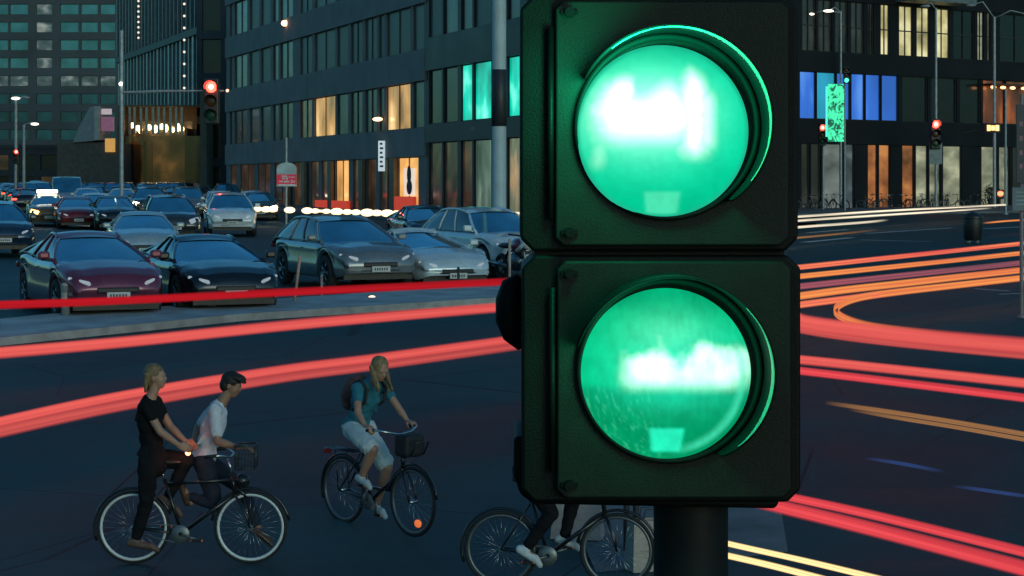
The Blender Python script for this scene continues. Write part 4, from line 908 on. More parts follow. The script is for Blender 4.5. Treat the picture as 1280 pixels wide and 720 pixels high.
# sign post at the right edge
p = G(1277, 397); s_ = p.y/F; Z_ = lambda py: CZ-(py-HY)*s_-p.z; X_ = lambda px: (px-1277)*s_
o = thing('sign_post', 'slim post with grey sign plates at the right edge of the photo', 'sign', p)
b = MB(); b.lathe([(.035, 0.02), (.035, Z_(118))], 14); b.lathe([(.08, 0), (.08, .02), (.035, .05)], 14); b.build('post', mat('post_pinkish', (.26, .20, .21), .5), o)
b = MB(); b.cbox((X_(1280), -.06, Z_(249)), (32*s_, .03, 30*s_), bev=.008); po_ = b.build('lower_plate', mat('sign_slate', (.12, .16, .19), .5), o)
b = MB()
for k in range(4): b.box(X_(1269), X_(1288-3*(k % 2)), -.0785, -.0765, Z_(241+5*k), Z_(239.4+5*k))
b.build('plate_lines', mat('sign_line', (.25, .32, .36), .5), po_)
b = MB(); b.cbox((X_(1282), -.06, Z_(180)), (26*s_, .03, 98*s_), bev=.008); po_ = b.build('upper_plate', mat('sign_dark', (.03, .034, .05), .5), o)
for y in (152, 170, 188, 205):
    b = MB(); b.box(X_(1273), X_(1277), -.0785, -.0765, Z_(y+6), Z_(y)); b.box(X_(1278.5), X_(1282), -.0785, -.0765, Z_(y+6), Z_(y+1)); b.build('plate_mark', mat('sign_mark', (.25, .12, .16), .5), po_)
# round topped white and red sign by the grey building
p = G(358, 282); s_ = p.y/F; Z_ = lambda py: CZ-(py-HY)*s_-p.z; o = thing('bus_stop_sign', 'round topped white sign with a red band on a slim pole before the grey building', 'sign', p)
b = MB(); b.lathe([(.05, .0), (.05, Z_(172))], 12); b.build('pole', STEEL, o)
q = [(-12*s_, Z_(233)), (13*s_, Z_(233)), (13*s_, Z_(211))] + [((.5+12.5*math.cos(a))*s_, Z_(211)+8*s_*math.sin(a)) for a in [math.pi*k/12 for k in range(13)]][0:] + [(-12*s_, Z_(211))]
b = MB(); b.poly(q[:3]+q[4:-2]+q[-1:], -.10, -.06); pp = b.build('sign_plate', mat('sign_pale', (.40, .50, .53), .5), o)
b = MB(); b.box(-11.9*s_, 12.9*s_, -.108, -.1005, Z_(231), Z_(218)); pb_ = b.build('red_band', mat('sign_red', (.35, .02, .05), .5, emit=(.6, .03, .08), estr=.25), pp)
for (a, c, e, f_) in ((-6, 1, 221, 219.5), (-5, -1, 224, 222), (0, 2, 225, 221), (3, 11, 222, 220.8), (-9, -4, 227.5, 226), (-3, 4, 228, 226), (6, 8, 228.5, 225), (9, 11, 228, 226), (-10, 11, 232.4, 230.2)):
    b = MB(); b.box(a*s_, c*s_, -.116, -.1085, Z_(e), Z_(f_)); b.build('white_mark', mat('sign_white_mark', (.6, .6, .58), .5), pb_)
# vertical white shop blade sign
k_ = facP(477); p = P(477, 195, k_.y-1.2); s_ = p.y/F; o = thing('blade_sign', 'narrow white vertical sign hanging on the grey building between the lit shops', 'sign', p)
b = MB(); b.cbox((0, 0, 0), (8.4*s_, .12, 38*s_), bev=.02); so = b.build('sign_box', mat('blade_white', (.5, .58, .6), .5, emit=(.8, .95, 1), estr=.45), o)
for k in range(6):
    b = MB(); b.box(-2.2*s_, (1.2+k % 2)*s_, -.068, -.062, (14-5.6*k)*s_, (16.5-5.6*k)*s_); b.build('letter_mark', mat('blade_mark', (.06, .09, .1), .5), so)
b = MB(); b.cyl((4.2*s_, 0, 12*s_), (1.6, .9, 12*s_), .03, seg=8); b.build('bracket', DKPOLE, o)
# warm wall lamps on the grey building
for px, py, lab in ((356, 29, 'warm glowing lamp hung high on the left part of the grey building'), (472, 149, 'small amber lamp beside the warm lit upper window')):
    q = facP(px); pp = P(px, py, q.y-1.0); o = thing('wall_lamp', lab, 'lamp', pp)
    b = MB(); b.ball((0, 0, 0), (.26, .2, .22) if py < 100 else (.3, .1, .12)); b.build('globe', mat('warm_globe', (1, .7, .5), .4, emit=(1, .50, .24), estr=3.5), o)
    b = MB(); b.cyl((0, 0, .15), (.9, .35, .3), .03, seg=8); b.build('arm', DKPOLE, o)
# bollards before the cars
for px, py, hh, lab, col in ((82, 402, .62, 'grey bollard before the maroon sedan', (.2, .22, .22)), (265, 391, .62, 'grey bollard before the low black car', (.28, .26, .24)), (367, 384, .95, 'slim leaning orange white post before the grey sport utility car', (.5, .28, .2)), (402, 377, .5, 'short slim post before the front wheel of the grey car', (.34, .22, .2)), (573, 364, .5, 'thin dark post before the silver coupe', (.03, .03, .03)), (637, 366, 1.1, 'pale slim post left of the big traffic light', (.42, .33, .27))):
    p = G(px, py); thick = .075 if px in (82, 265) else .028; o = thing('bollard', lab, 'bollard', p, group='posts along the pale median'); lean = .12 if px == 367 else 0
    b = MB(); b.tube([(0, 0, 0), (lean*.5, 0, hh*.5), (lean, 0, hh)], thick, 14); b.build('post', mat('post_%d' % px, col, .6), o)
    b = MB(); b.ball((lean, 0, hh), (thick*1.05, thick*1.05, thick*.6)); b.build('post_cap', mat('post_cap', (.35, .35, .34), .5), o)
    if thick > .05:
        b = MB(); b.lathe([(thick+.003, hh*.62), (thick+.004, hh*.8)], 18); b.build('reflector', mat('post_reflector', (.5, .45, .4), .4), o)
p = G(465, 379); o = thing('ground_lamp', 'tiny amber lamp glowing on the ground before the silver coupe', 'lamp', p)
b = MB(); b.lathe([(.07, 0), (.07, .05), (.04, .07)], 14); b.build('base', TRIMB, o); b = MB(); b.ball((0, 0, .10), (.075, .07, .045)); b.build('bulb', mat('ground_bulb', (1, .7, .4), .4, emit=(1, .55, .3), estr=3.5), o)
# far left poles
for px, py, top, lab in ((20, 262, 124, 'far grey lamp pole at the left edge in front of the office tower'), (30, 258, 156, 'far short lamp pole with a bent arm beside the taller one'), (340, 285, 60, None)):
    if not lab: continue
    p = G(px, py); s_ = p.y/F; o = thing('street_lamp', lab, 'street lamp', p); b = MB(); zt = CZ-(top-HY)*s_-p.z; b.lathe([(.14, 0), (.09, zt)], 12); b.build('pole', STEEL, o)
    b = MB(); b.tube([(0, 0, zt), (.5, 0, zt+.15), (.9, 0, zt+.1)], .06, 8); b.build('arm', STEEL, o); b = MB(); b.ball((.8 if px > 25 else 0, -.1, zt+.05), (.3, .12, .1)); b.build('lamp', mat('far_lamp', (1, .9, .8), .4, emit=(1, .9, .75), estr=1.6), o)
p = G(20, 262); s_ = p.y/F; o = thing('traffic_light', 'far traffic light with a dim red lamp at the left edge', 'traffic light', p + Vector((.35, -1, 0)))
zc = CZ-(196-HY)*s_-p.z; b = MB(); b.lathe([(.06, 0), (.06, zc)], 10); b.build('pole', DKPOLE, o); signal_head(o, 0, -.2, zc, 'red_lamp', 1.0)

# ================================================================== BICYCLES
BLKF = mat('bike_frame_black', (.012, .013, .015), .35, .2, var=.2, coat=.5)
RUB = mat('bike_rubber', (.012, .012, .013), .7)
WRIM = mat('bike_rim_white', (.72, .74, .74), .35, .1, var=.08); GRIM = mat('bike_rim_grey', (.16, .18, .19), .4, .6)
CHR = mat('chrome', (.55, .58, .6), .18, .95); LEA = mat('saddle_leather', (.03, .022, .018), .5)
def circ(c, r, n=40, y=0.0): return [Vector((c[0]+r*math.cos(2*math.pi*k/n), y, c[1]+r*math.sin(2*math.pi*k/n))) for k in range(n)]
def make_bike(label, loc, rz, rim=WRIM, style='city', rack=False, reflector=False, crate=False, wr=.345, wb=1.10, crank=0.0, group='bicycles ridden across the road', simple=False):
    o = thing('bicycle', label, 'bicycle', loc, rz, group); xr, xf = -wb/2, wb/2; n = 40 if not simple else 18
    for x in (xr, xf):
        t = MB(); t.tube(circ((x, wr), wr-.017, n), .017, 8, closed=True); to = t.build('wheel', RUB, o)
        r_ = MB(); r_.tube(circ((x, wr), wr-.040, n), .0155, 8, closed=True); r_.build('rim', rim, to)
        s_ = MB()
        for k in range(28 if not simple else 8):
            a = 2*math.pi*k/(28 if not simple else 8); sy = .03 if k % 2 else -.03; da = .45 if (k//2) % 2 else -.45
            s_.tube([(x+.018*math.cos(a+da), sy, wr+.018*math.sin(a+da)), (x+(wr-.05)*math.cos(a), 0, wr+(wr-.05)*math.sin(a))], .0013, 4)
        s_.build('spokes', CHR, to); h = MB(); h.cyl((x, -.05, wr), (x, .05, wr), .02, seg=12); h.build('hub', CHR, to)
    bb = (-.10, .285); seat = (-.255, .80); head = (.375, .84); hl = (.405, .66)
    f = MB()
    def tb(a, b_, r): f.tube([(a[0], 0, a[1]) if len(a) == 2 else a, (b_[0], 0, b_[1]) if len(b_) == 2 else b_], r, 10)
    tb(bb, seat, .016); tb(head, hl, .021); 
    if style == 'step': f.tube([(hl[0]-.01, 0, hl[1]+.03), (.15, 0, .42), (-.17, 0, .42)], .017, 10); tb((hl[0]-.003, hl[1]-.01), bb, .019)
    else: tb((head[0]+.01, head[1]-.05), (seat[0]+.02, seat[1]-.05), .015); tb(hl, bb, .019)
    for s2 in (-1, 1):
        f.tube([(bb[0], s2*.03, bb[1]), (xr, s2*.055, wr)], .010, 8); f.tube([(seat[0], s2*.02, seat[1]-.06), (xr, s2*.055, wr)], .009, 8)
    f.build('frame', BLKF, o)
    k_ = MB()
    for s2 in (-1, 1): k_.tube([(hl[0]+.008, s2*.035, hl[1]-.01), (xf-.03, s2*.05, wr+.10), (xf, s2*.05, wr)], .011, 8)
    k_.tube([(hl[0]+.008, -.045, hl[1]-.01), (hl[0]+.008, .045, hl[1]-.01)], .014, 8); k_.build('fork', BLKF, o)
    s_ = MB(); s_.cyl((seat[0], 0, seat[1]-.05), (seat[0]-.035, 0, .93), .012, seg=10); s_.build('seat_post', CHR, o)
    s_ = MB(); s_.ball((-.33, 0, .955), (.10, .085, .032)); s_.ball((-.22, 0, .955), (.13, .03, .024)); s_.build('saddle', LEA, o)
    s_ = MB(); s_.cyl((head[0], 0, head[1]), (head[0]-.035, 0, .99), .013, seg=10)
    if style == 'drop':
        s_.tube([(.28, -.21, .97), (.40, -.21, 1.0), (.36, -.12, 1.0), (.35, 0, 1.0), (.36, .12, 1.0), (.40, .21, 1.0), (.28, .21, .97)], .012, 10)
    else:
        s_.tube([(.17, -.27, 1.04), (.30, -.26, 1.05), (.38, -.13, 1.02), (.345, 0, .99), (.38, .13, 1.02), (.30, .26, 1.05), (.17, .27, 1.04)], .0115, 10)
    hb_ = s_.build('handlebar', CHR, o)
    for s2 in (-1, 1): s_ = MB(); s_.tube([(.16, s2*.27, 1.038), (.27, s2*.264, 1.05)], .017, 10); s_.build('grip', RUB, hb_)
    c_ = MB(); c_.lathe([(.02, -.004), (.085, -.004), (.088, 0), (.085, .004), (.02, .004)], 30, Matrix.Translation((bb[0], -.055, bb[1])) @ Matrix.Rotation(R(90), 4, 'X'))
    cr = .17; CA = []
    for s2, a in ((-1, crank), (1, crank+math.pi)):
        p_ = (bb[0]+cr*math.cos(a), s2*.075, bb[1]+cr*math.sin(a)); CA.append(MB().tube([(bb[0], s2*.065, bb[1]), p_], .011, 8))
    co = c_.build('crank', GRIM, o)
    for q in CA: q.build('crank_arm', GRIM, co)
    for s2, a in ((-1, crank), (1, crank+math.pi)):
        p_ = (bb[0]+cr*math.cos(a), s2*.13, bb[1]+cr*math.sin(a)); q = MB(); q.cbox(p_, (.095, .08, .022), bev=.005); po_ = q.build('pedal', RUB, co)
        q = MB()
        for e in (-.050, .050): q.cbox((p_[0]+e, p_[1], p_[2]), (.006, .06, .014))
        q.build('pedal_reflector', mat('pedal_orange', (.7, .16, .04), .3, emit=(.8, .16, .05), estr=.12), po_)
    ch = MB(); ch.tube([(bb[0], -.055, bb[1]+.086), (xr, -.055, wr+.04)], .004, 6); ch.tube([(bb[0], -.055, bb[1]-.086), (xr, -.055, wr-.04)], .004, 6); ch.build('chain', GRIM, o)
    for x, a0, a1 in ((xr, 20, 200), (xf, 10, 170)):
        m_ = MB(); m_.tube([(x+(wr+.022)*math.cos(R(a)), 0, wr+(wr+.022)*math.sin(R(a))) for a in range(a0, a1+1, 10)], .014, 6); m_.build('mudguard', BLKF, o)
    if rack:
        m_ = MB(); 
        for y in (-.06, 0, .06): m_.tube([(-.30, y, .76), (-.80, y, .76)], .007, 6)
        for x in (-.35, -.55, -.78): m_.tube([(x, -.06, .76), (x, .06, .76)], .007, 6)
        for y in (-.07, .07): m_.tube([(-.60, y, .76), (xr, y, wr)], .007, 6)
        m_.build('rack', BLKF, o)
        m_ = MB(); m_.cbox((-.82, 0, .72), (.03, .09, .05), bev=.008); m_.build('rear_reflector', TAILL, o)
    if reflector:
        m_ = MB(); m_.ball((xf+.10, -.02, wr-.20), (.055, .015, .04), 10, 6); m_.build('wheel_reflector', mat('orange_reflector', (.9, .2, .05), .3, emit=(1, .2, .05), estr=.55), o)
    if crate == 'wire':
        m_ = MB(); x0, x1, y0, y1, z0, z1 = .42, .60, -.13, .13, .90, 1.12
        for z in (z0, .5*(z0+z1), z1): m_.tube([(x0, y0, z), (x1, y0, z), (x1, y1, z), (x0, y1, z)], .005 if z < z1 else .010, 6, closed=True)
        for k in range(7):
            x = x0+(x1-x0)*k/6
            for y in (y0, y1): m_.tube([(x, y, z0), (x, y, z1)], .003, 4)
            y = y0+(y1-y0)*k/6; m_.tube([(x1, y, z0), (x1, y, z1)], .003, 4); m_.tube([(x0, y, z0), (x0, y, z1)], .003, 4); m_.tube([(x0, y, z0), (x1, y, z0)], .003, 4)
        m_.build('front_basket', mat('basket_wire', (.07, .08, .085), .5, .4), o)
        m_ = MB(); m_.ball((.47, 0, .78), (.075, .07, .07)); m_.tube([(.42, 0, .72), (.52, 0, .62)], .02, 8); m_.build('front_lamp', BLKF, o)
    elif crate == 'bag':
        m_ = MB(); m_.cbox((.50, 0, .90), (.20, .26, .22), bev=.04); m_.build('front_bag', mat('bag_black', (.015, .016, .018), .7), o)
        m_ = MB(); m_.tube([(.62, -.08, .82), (.70, -.08, .95), (.70, .08, .95), (.62, .08, .82)], .008, 8); m_.build('bag_hoop', BLKF, o)
    elif crate == 'pale':
        m_ = MB(); m_.cbox((.54, 0, .90), (.26, .34, .24), bev=.03); m_.build('front_bag', mat('bag_pale', (.42, .38, .34), .7, bump=.3, bscale=30), o)
    if crate: m_ = MB(); m_.tube([(.38, -.07, .80), (.52, -.07, .78)], .007, 6); m_.tube([(.38, .07, .80), (.52, .07, .78)], .007, 6); m_.build('basket_stay', BLKF, o)
    return o

# ================================================================== PEOPLE
SKIN = mat('skin', (.42, .22, .15), .5, var=.12, vscale=8); SKIN2 = mat('skin_tanned', (.34, .17, .11), .5, var=.12, vscale=8)
def capsule(g, a, b, ra, rb, seg=14):
    a = Vector(a); b = Vector(b); n = 6; pts = []; rs = []
    g.ball(a, ra, seg, 8); g.ball(b, rb, seg, 8)
    if (b-a).length > 1e-4: g.tube([a, b], [ra, rb], seg)
def blob(name, g, m, parent, voxel=.010, smooth=3):
    me = g.mesh(name); me.materials.append(m); o = link(name, me, None)
    md = o.modifiers.new('r', 'REMESH'); md.mode = 'VOXEL'; md.voxel_size = voxel; md.use_smooth_shade = True
    if smooth: s_ = o.modifiers.new('s', 'SMOOTH'); s_.factor = .5; s_.iterations = smooth
    bpy.context.view_layer.update(); dg = bpy.context.evaluated_depsgraph_get(); m2 = bpy.data.meshes.new_from_object(o.evaluated_get(dg)); o.modifiers.clear(); old = o.data; o.data = m2; bpy.data.meshes.remove(old)
    m2.materials.clear(); m2.materials.append(m)
    for p_ in m2.polygons: p_.use_smooth = True; p_.material_index = 0
    if name in FOLDS:
        n_ = len(m2.vertices); co = np.empty(n_*3, 'f'); no = np.empty(n_*3, 'f'); m2.vertices.foreach_get('co', co); m2.vertices.foreach_get('normal', no); co = co.reshape(-1, 3); no = no.reshape(-1, 3)
        am = FOLDS[name]; d = np.array([mnoise.noise(Vector((c[0]*9+c[2]*5, c[1]*9, c[2]*13)))*1.0+mnoise.noise(Vector((c[0]*26-c[2]*14, c[1]*24, c[2]*20+4)))*.5 for c in co])*am
        co += no*d[:, None]; m2.vertices.foreach_set('co', co.ravel()); m2.update()
    o.parent = parent; return o
FOLDS = {'shirt': .012, 'trousers': .010, 'shorts': .014, 'hair': .008, 'pack_body': .012}
def hand(g, wrist, fdir, ndir, side, curl=.6, sc=1.0):
    """palm and five fingers; fdir points from the wrist, fingers curl towards ndir, side=+1 puts the thumb on +s"""
    f = Vector(fdir).normalized(); nrm = Vector(ndir); nrm = (nrm-f*nrm.dot(f)).normalized(); s_ = f.cross(nrm)*side; w = Vector(wrist)
    for k in range(4):
        off = s_*(.030-.020*k)*sc
        capsule(g, w+s_*(.016-.011*k)*sc, w+f*.082*sc+off, .016*sc, .0115*sc, 8)
        ln = (.040, .045, .042, .033)[k]*sc; p0 = w+f*.085*sc+off; an = curl*.7
        for j in range(3):
            d = f*math.cos(an)+nrm*math.sin(an); p1 = p0+d*ln*(1, .68, .5)[j]; capsule(g, p0, p1, (.0095-.0008*j)*sc, (.0088-.0008*j)*sc, 8); p0 = p1; an += curl*(.9+.07*k)
    p0 = w+f*.022*sc+s_*.022*sc; d = (f*.65+s_*.75+nrm*.25).normalized(); p1 = p0+d*.040*sc; capsule(g, p0, p1, .0135*sc, .0115*sc, 8)
    d = (f*.85+s_*.15+nrm*.6).normalized(); p2 = p1+d*.032*sc; capsule(g, p1, p2, .0110*sc, .0095*sc, 8); p3 = p2+(f*.6-s_*.1+nrm*.8).normalized()*.024*sc; capsule(g, p2, p3, .0098*sc, .0085*sc, 8)
def head_frame(fwd, up): f = Vector(fwd).normalized(); u = Vector(up); u = (u-f*u.dot(f)).normalized(); l = u.cross(f); return Matrix((f, l, u)).transposed()
def person(label, loc, rz, J, look=(1, 0, 0), hup=(0, 0, 1), sleeve=.6, top=None, bottom=None, shoe=None, hair='short', hairm=None, skin=SKIN, legcut=1.0, female=False, group=None, voxel=.010, parts=True, hips=1.0):
    """J holds joint positions in the local frame; sleeve / legcut = how far clothes reach down the limbs (0..2, 1 = elbow / knee)"""
    o = thing('person', label, 'person', loc, rz, group); V_ = {k: Vector(v) for k, v in J.items()}; sw = .92 if female else 1.0
    pel, chest, neck, head = V_['pelvis'], V_['chest'], V_['neck'], V_['head']; HM = head_frame(look, hup)
    g = MB(); spine = (chest-pel).normalized(); lat = (V_['shL']-V_['shR']).normalized(); fw = lat.cross(spine).normalized(); TM = Matrix((fw, lat, spine)).transposed()
    hipM = Matrix((((V_['hipL']-V_['hipR']).normalized().cross(spine)).normalized(), (V_['hipL']-V_['hipR']).normalized(), spine)).transposed()
    def torso(g, e):
        g.ball(pel, (.105+e, .145*hips+e, .12+e), 18, 12, hipM)
        g.ball(pel.lerp(chest, .45), (.092+e, .128*sw+e, .15+e), 18, 12, TM)
        g.ball(pel.lerp(chest, .88), (.108+e, .160*sw+e, .17+e), 18, 12, TM)
        g.ball(chest+spine*.06, (.090+e, .150*sw+e, .10+e), 18, 12, TM)
        for s2 in ('L', 'R'): capsule(g, chest+spine*.07, V_['sh'+s2], .062+e, .056*sw+e)
    torso(g, 0); capsule(g, chest+spine*.10, neck, .062, .052); capsule(g, neck, head-HM@Vector((.0, 0, .06)), .052, .050)
    # head: skull, face wedge, jaw, nose, ears, brow
    def hb(c, r, m=HM): g.ball(head+HM@Vector(c), r, 16, 10, m)
    hb((-.012, 0, .025), (.092, .076, .092)); hb((.028, 0, -.025), (.062, .060, .085)); hb((.040, 0, -.078), (.040, .040, .034)); hb((.086, 0, -.022), (.020, .013, .024)); hb((.070, 0, .022), (.020, .048, .016)); hb((.074, 0, -.062), (.014, .024, .010))
    for s2 in (-1, 1): hb((-.008, s2*.076, -.012), (.020, .010, .030)); hb((.050, s2*.038, -.035), (.022, .018, .022))
    for s2, sg in (('L', 1), ('R', -1)):
        sh, el, wr_ = V_['sh'+s2], V_['el'+s2], V_['wr'+s2]
        capsule(g, sh, el, .050*sw, .040*sw); capsule(g, el, el.lerp(wr_, .35), .040*sw, .040*sw); capsule(g, el.lerp(wr_, .35), wr_, .040*sw, .025*sw)
        fd = V_.get('hd'+s2, (wr_-el)); hand(g, wr_, fd, V_.get('hn'+s2, Vector((0, 0, -1))), -sg, J.get('curl'+s2, (.6, 0, 0))[0])
        hp, kn, an = V_['hip'+s2], V_['kn'+s2], V_['an'+s2]
        capsule(g, hp, kn, .088*hips, .056); capsule(g, kn, kn.lerp(an, .3), .056, .057); capsule(g, kn.lerp(an, .3), an, .057, .034)
        ft = V_['ft'+s2]; capsule(g, an-Vector((0, 0, .03)), ft, .034, .026); capsule(g, an, an-Vector((0, 0, .035)) - (ft-an).normalized()*.03, .034, .03)
    body = blob('body', g, skin, o, voxel=voxel*.8, smooth=2)
    for s2 in (-1, 1):
        e = MB(); e.ball(head+HM@Vector((.077, s2*.031, .004)), .0095, 10, 8); eo = e.build('eye', mat('eye_white', (.30, .28, .26), .5), body); e = MB(); e.ball(head+HM@Vector((.0855, s2*.031, .004)), .0055, 8, 6); e.build('iris', mat('eye_dark', (.03, .02, .015), .2), eo) if False else e.build('eye', mat('eye_dark', (.03, .02, .015), .2), body)
    e = MB(); e.ball(head+HM@Vector((.0865, 0, -.062)), (.005, .021, .006), 12, 6, HM); e.build('mouth', mat('lips', (.35, .09, .08), .4), body)
    # top
    g = MB(); torso(g, .014)
    if female: g.ball(chest+spine*-.02+fw*.075+lat*.055, .055); g.ball(chest+spine*-.02+fw*.075-lat*.055, .055)
    capsule(g, chest+spine*.10, chest+spine*.115+(neck-chest)*.15, .070, .066)
    if J.get('tunic'): g.ball(pel-spine*.10, (.13, .165, .13), 18, 12, hipM)
    for s2 in 'LR':
        sh, el, wr_ = V_['sh'+s2], V_['el'+s2], V_['wr'+s2]; t = min(1, sleeve); capsule(g, sh, sh.lerp(el, t), .066*sw, .058*sw)
        if sleeve > 1: capsule(g, el, el.lerp(wr_, sleeve-1), .055, .045)
    rr = random.Random(len(label))
    for k in range(9): a = pel.lerp(chest, rr.random()); q = lat*rr.uniform(-.13, .13)+fw*rr.choice((-.10, .10)); capsule(g, a+q, a+q*.6+spine*.12+lat*rr.uniform(-.07, .07), .016, .007)
    blob('shirt', g, top, o, voxel=voxel, smooth=2)
    g = MB(); g.ball(pel-spine*.015, (.118, .156*hips, .105), 18, 12, hipM)
    for s2 in 'LR':
        hp, kn, an = V_['hip'+s2], V_['kn'+s2], V_['an'+s2]; t = min(1, legcut); capsule(g, hp, hp.lerp(kn, t), .102*hips, .102*hips+(.072-.102*hips)*t+(.02 if legcut < 1 else 0))
        if legcut > 1: capsule(g, kn, kn.lerp(an, legcut-1), .070, .050)
        for k in range(3): q = hp.lerp(kn, rr.random()*t*.9); capsule(g, q+fw*.085, q+fw*.06+lat*rr.uniform(-.05, .05)-spine*.08, .012, .006)
    blob('trousers' if legcut > 1 else 'shorts', g, bottom, o, voxel=voxel, smooth=2)
    for s2 in 'LR':
        an, ft = V_['an'+s2], V_['ft'+s2]; d = (ft-an); d2 = Vector((d.x, d.y, d.z)).normalized(); g = MB(); dn = Vector((0, 0, -1)); dn = (dn-d2*dn.dot(d2)).normalized()
        hl_ = an+dn*.045-d2*.035; capsule(g, an+dn*.01, hl_, .045, .038); capsule(g, hl_, ft+dn*.008, .040, .036); capsule(g, ft, ft+d2*.07+dn*.01, .038, .028); blob('shoe', g, shoe, o, voxel=voxel, smooth=2)
    # hair
    g = MB()
    def hh(c, r): g.ball(head+HM@Vector(c), r, 16, 10, HM)
    hh((-.022, 0, .040), (.098, .086, .092)); hh((-.055, 0, -.005), (.062, .080, .085))
    if hair == 'long':
        for k in range(26):
            a = -1.25+2.5*k/25; s0 = head+HM@Vector((-.055-.03*math.cos(a), .080*math.sin(a), .03)); e0 = s0+HM@Vector((-.015, .012*math.sin(a), -.13-.03*rr.random())); capsule(g, s0, e0, .026, .014, 8)
    elif hair == 'front':
        for k in range(22):
            a = k/21*2-1; s0 = head+HM@Vector((-.03, .083*math.copysign(1, a)*(.7+.3*abs(a)), .03-.02*abs(a))); e0 = s0+Vector((.06+.06*rr.random(), .01*rr.uniform(-1, 1), -.20-.07*rr.random())); capsule(g, s0, s0.lerp(e0, .5)+Vector((-.02, 0, 0)), .026, .022, 8); capsule(g, s0.lerp(e0, .5)+Vector((-.02, 0, 0)), e0, .022, .008, 8)
    elif hair == 'cap': hh((.02, 0, .085), (.10, .082, .04)); hh((.085, 0, .062), (.045, .06, .014))
    else:
        for k in range(24): hh((-.03+.09*math.cos(k*2.4)*rr.random(), .07*math.sin(k*2.4), .085+.03*rr.random()), (.02, .018, .016))
    blob('cap' if hair == 'cap' else 'hair', g, hairm, o, voxel=voxel*.7, smooth=1)
    return o
SH_BLK = mat('cloth_black', (.010, .010, .012), .9, var=.3, vscale=6, bump=.4, bscale=30, spec=.15); SH_WHT = mat('cloth_white', (.62, .62, .68), .85, var=.1, vscale=5, bump=.4, bscale=25)
NAVY = mat('cloth_navy', (.012, .018, .035), .9, var=.3, vscale=6, bump=.4, bscale=30); TEALC = mat('cloth_teal', (.02, .16, .22), .85, var=.2, vscale=5, bump=.4, bscale=25); SHORTW = mat('cloth_offwhite', (.55, .62, .64), .85, var=.1, vscale=5, bump=.4, bscale=25)
TANS = mat('shoe_tan', (.12, .07, .055), .6); BRNS = mat('shoe_brown', (.07, .035, .022), .6); WHTS = mat('shoe_white', (.6, .66, .68), .6)
BLOND = mat('hair_blond', (.20, .13, .06), .55, var=.4, vscale=30, bump=.5, bscale=60); DHAIR = mat('hair_dark', (.015, .013, .012), .6, var=.4, vscale=30, bump=.5, bscale=60); FAIR = mat('hair_fair', (.24, .16, .07), .55, var=.4, vscale=30, bump=.5, bscale=60)
# ---- bicycle with the walking man and the woman on its rear pegs
b1p = Vector(((240-CX)/F*18.8, 18.8, gz(18.8)))
bike1 = make_bike('black bicycle with bright white rims and a wire basket, leftmost', b1p, 0, WRIM, 'city', crate='wire', crank=R(-15))
pg = MB(); pg.cyl((-.55, -.05, .345), (-.55, -.17, .345), .018, seg=12); pg.build('axle_peg', CHR, bike1)
person('blond woman in black clothes stepping behind the man on the white rimmed bicycle', b1p, 0, dict(
    pelvis=(-.37, -.02, 1.03), chest=(-.40, -.02, 1.40), neck=(-.37, -.02, 1.60), head=(-.335, -.02, 1.76), shL=(-.37, .15, 1.505), shR=(-.40, -.19, 1.50), elR=(-.26, -.22, 1.27), wrR=(-.10, -.13, 1.13), elL=(-.24, .20, 1.27), wrL=(-.08, .14, 1.13), hdR=(.12, .05, -.05), hdL=(.12, -.03, -.05), hnR=(0, 1, -.2), hnL=(0, -1, -.2),
    hipL=(-.36, .07, .98), hipR=(-.39, -.11, .97), knR=(-.40, -.14, .62), anR=(-.50, -.15, .255), ftR=(-.36, -.15, .195), knL=(-.06, .10, .96), anL=(-.25, .09, .60), ftL=(-.16, .09, .50), tunic=(1, 0, 0)), look=(1, -.1, .06), sleeve=.42, top=SH_BLK, bottom=SH_BLK, shoe=TANS, hair='long', hairm=BLOND, legcut=1.92, female=True)
person('dark capped man in a white shirt striding behind the handlebar of the white rimmed bicycle', b1p, 0, dict(
    pelvis=(.07, .30, .97), chest=(.17, .28, 1.32), neck=(.26, .28, 1.52), head=(.335, .28, 1.655), shL=(.17, .46, 1.43), shR=(.20, .10, 1.43), elR=(.235, .02, 1.15), wrR=(.43, .01, 1.09), elL=(-.02, .50, 1.22), wrL=(-.055, .36, 1.0), hdR=(.1, -.01, .01), hdL=(-.01, -.06, -.08), hnR=(0, .2, -1), hnL=(-.4, -1, 0),
    hipL=(.05, .39, .92), hipR=(.08, .21, .92), knR=(.19, .20, .53), anR=(-.06, .22, .60), ftR=(-.13, .22, .70), knL=(.42, .36, .66), anL=(.58, .37, .26), ftL=(.66, .38, .17)), look=(1, -.12, -.35), sleeve=.75, top=SH_WHT, bottom=NAVY, shoe=BRNS, hair='cap', hairm=DHAIR, skin=SKIN2, legcut=1.85)
g = MB(); g.ball((0, 0, 0), (.026, .024, .026))
hl_ = g.build('hand_lamp', mat('hand_lamp_glow', (1, .4, .25), .4, emit=(1, .26, .12), estr=4.5), None, label='small glowing orange lamp held between the woman and the man', category='lamp'); hl_.location = b1p + Vector((-.035, -.02, 1.045))
ld = bpy.data.lights.new('lamp_light', 'POINT'); ld.energy = .7; ld.color = (1, .25, .12); ld.shadow_soft_size = .03; lo = bpy.data.objects.new('lamp_light', ld); COL.objects.link(lo); lo.parent = hl_; lo.location = (0, -.07, .02)
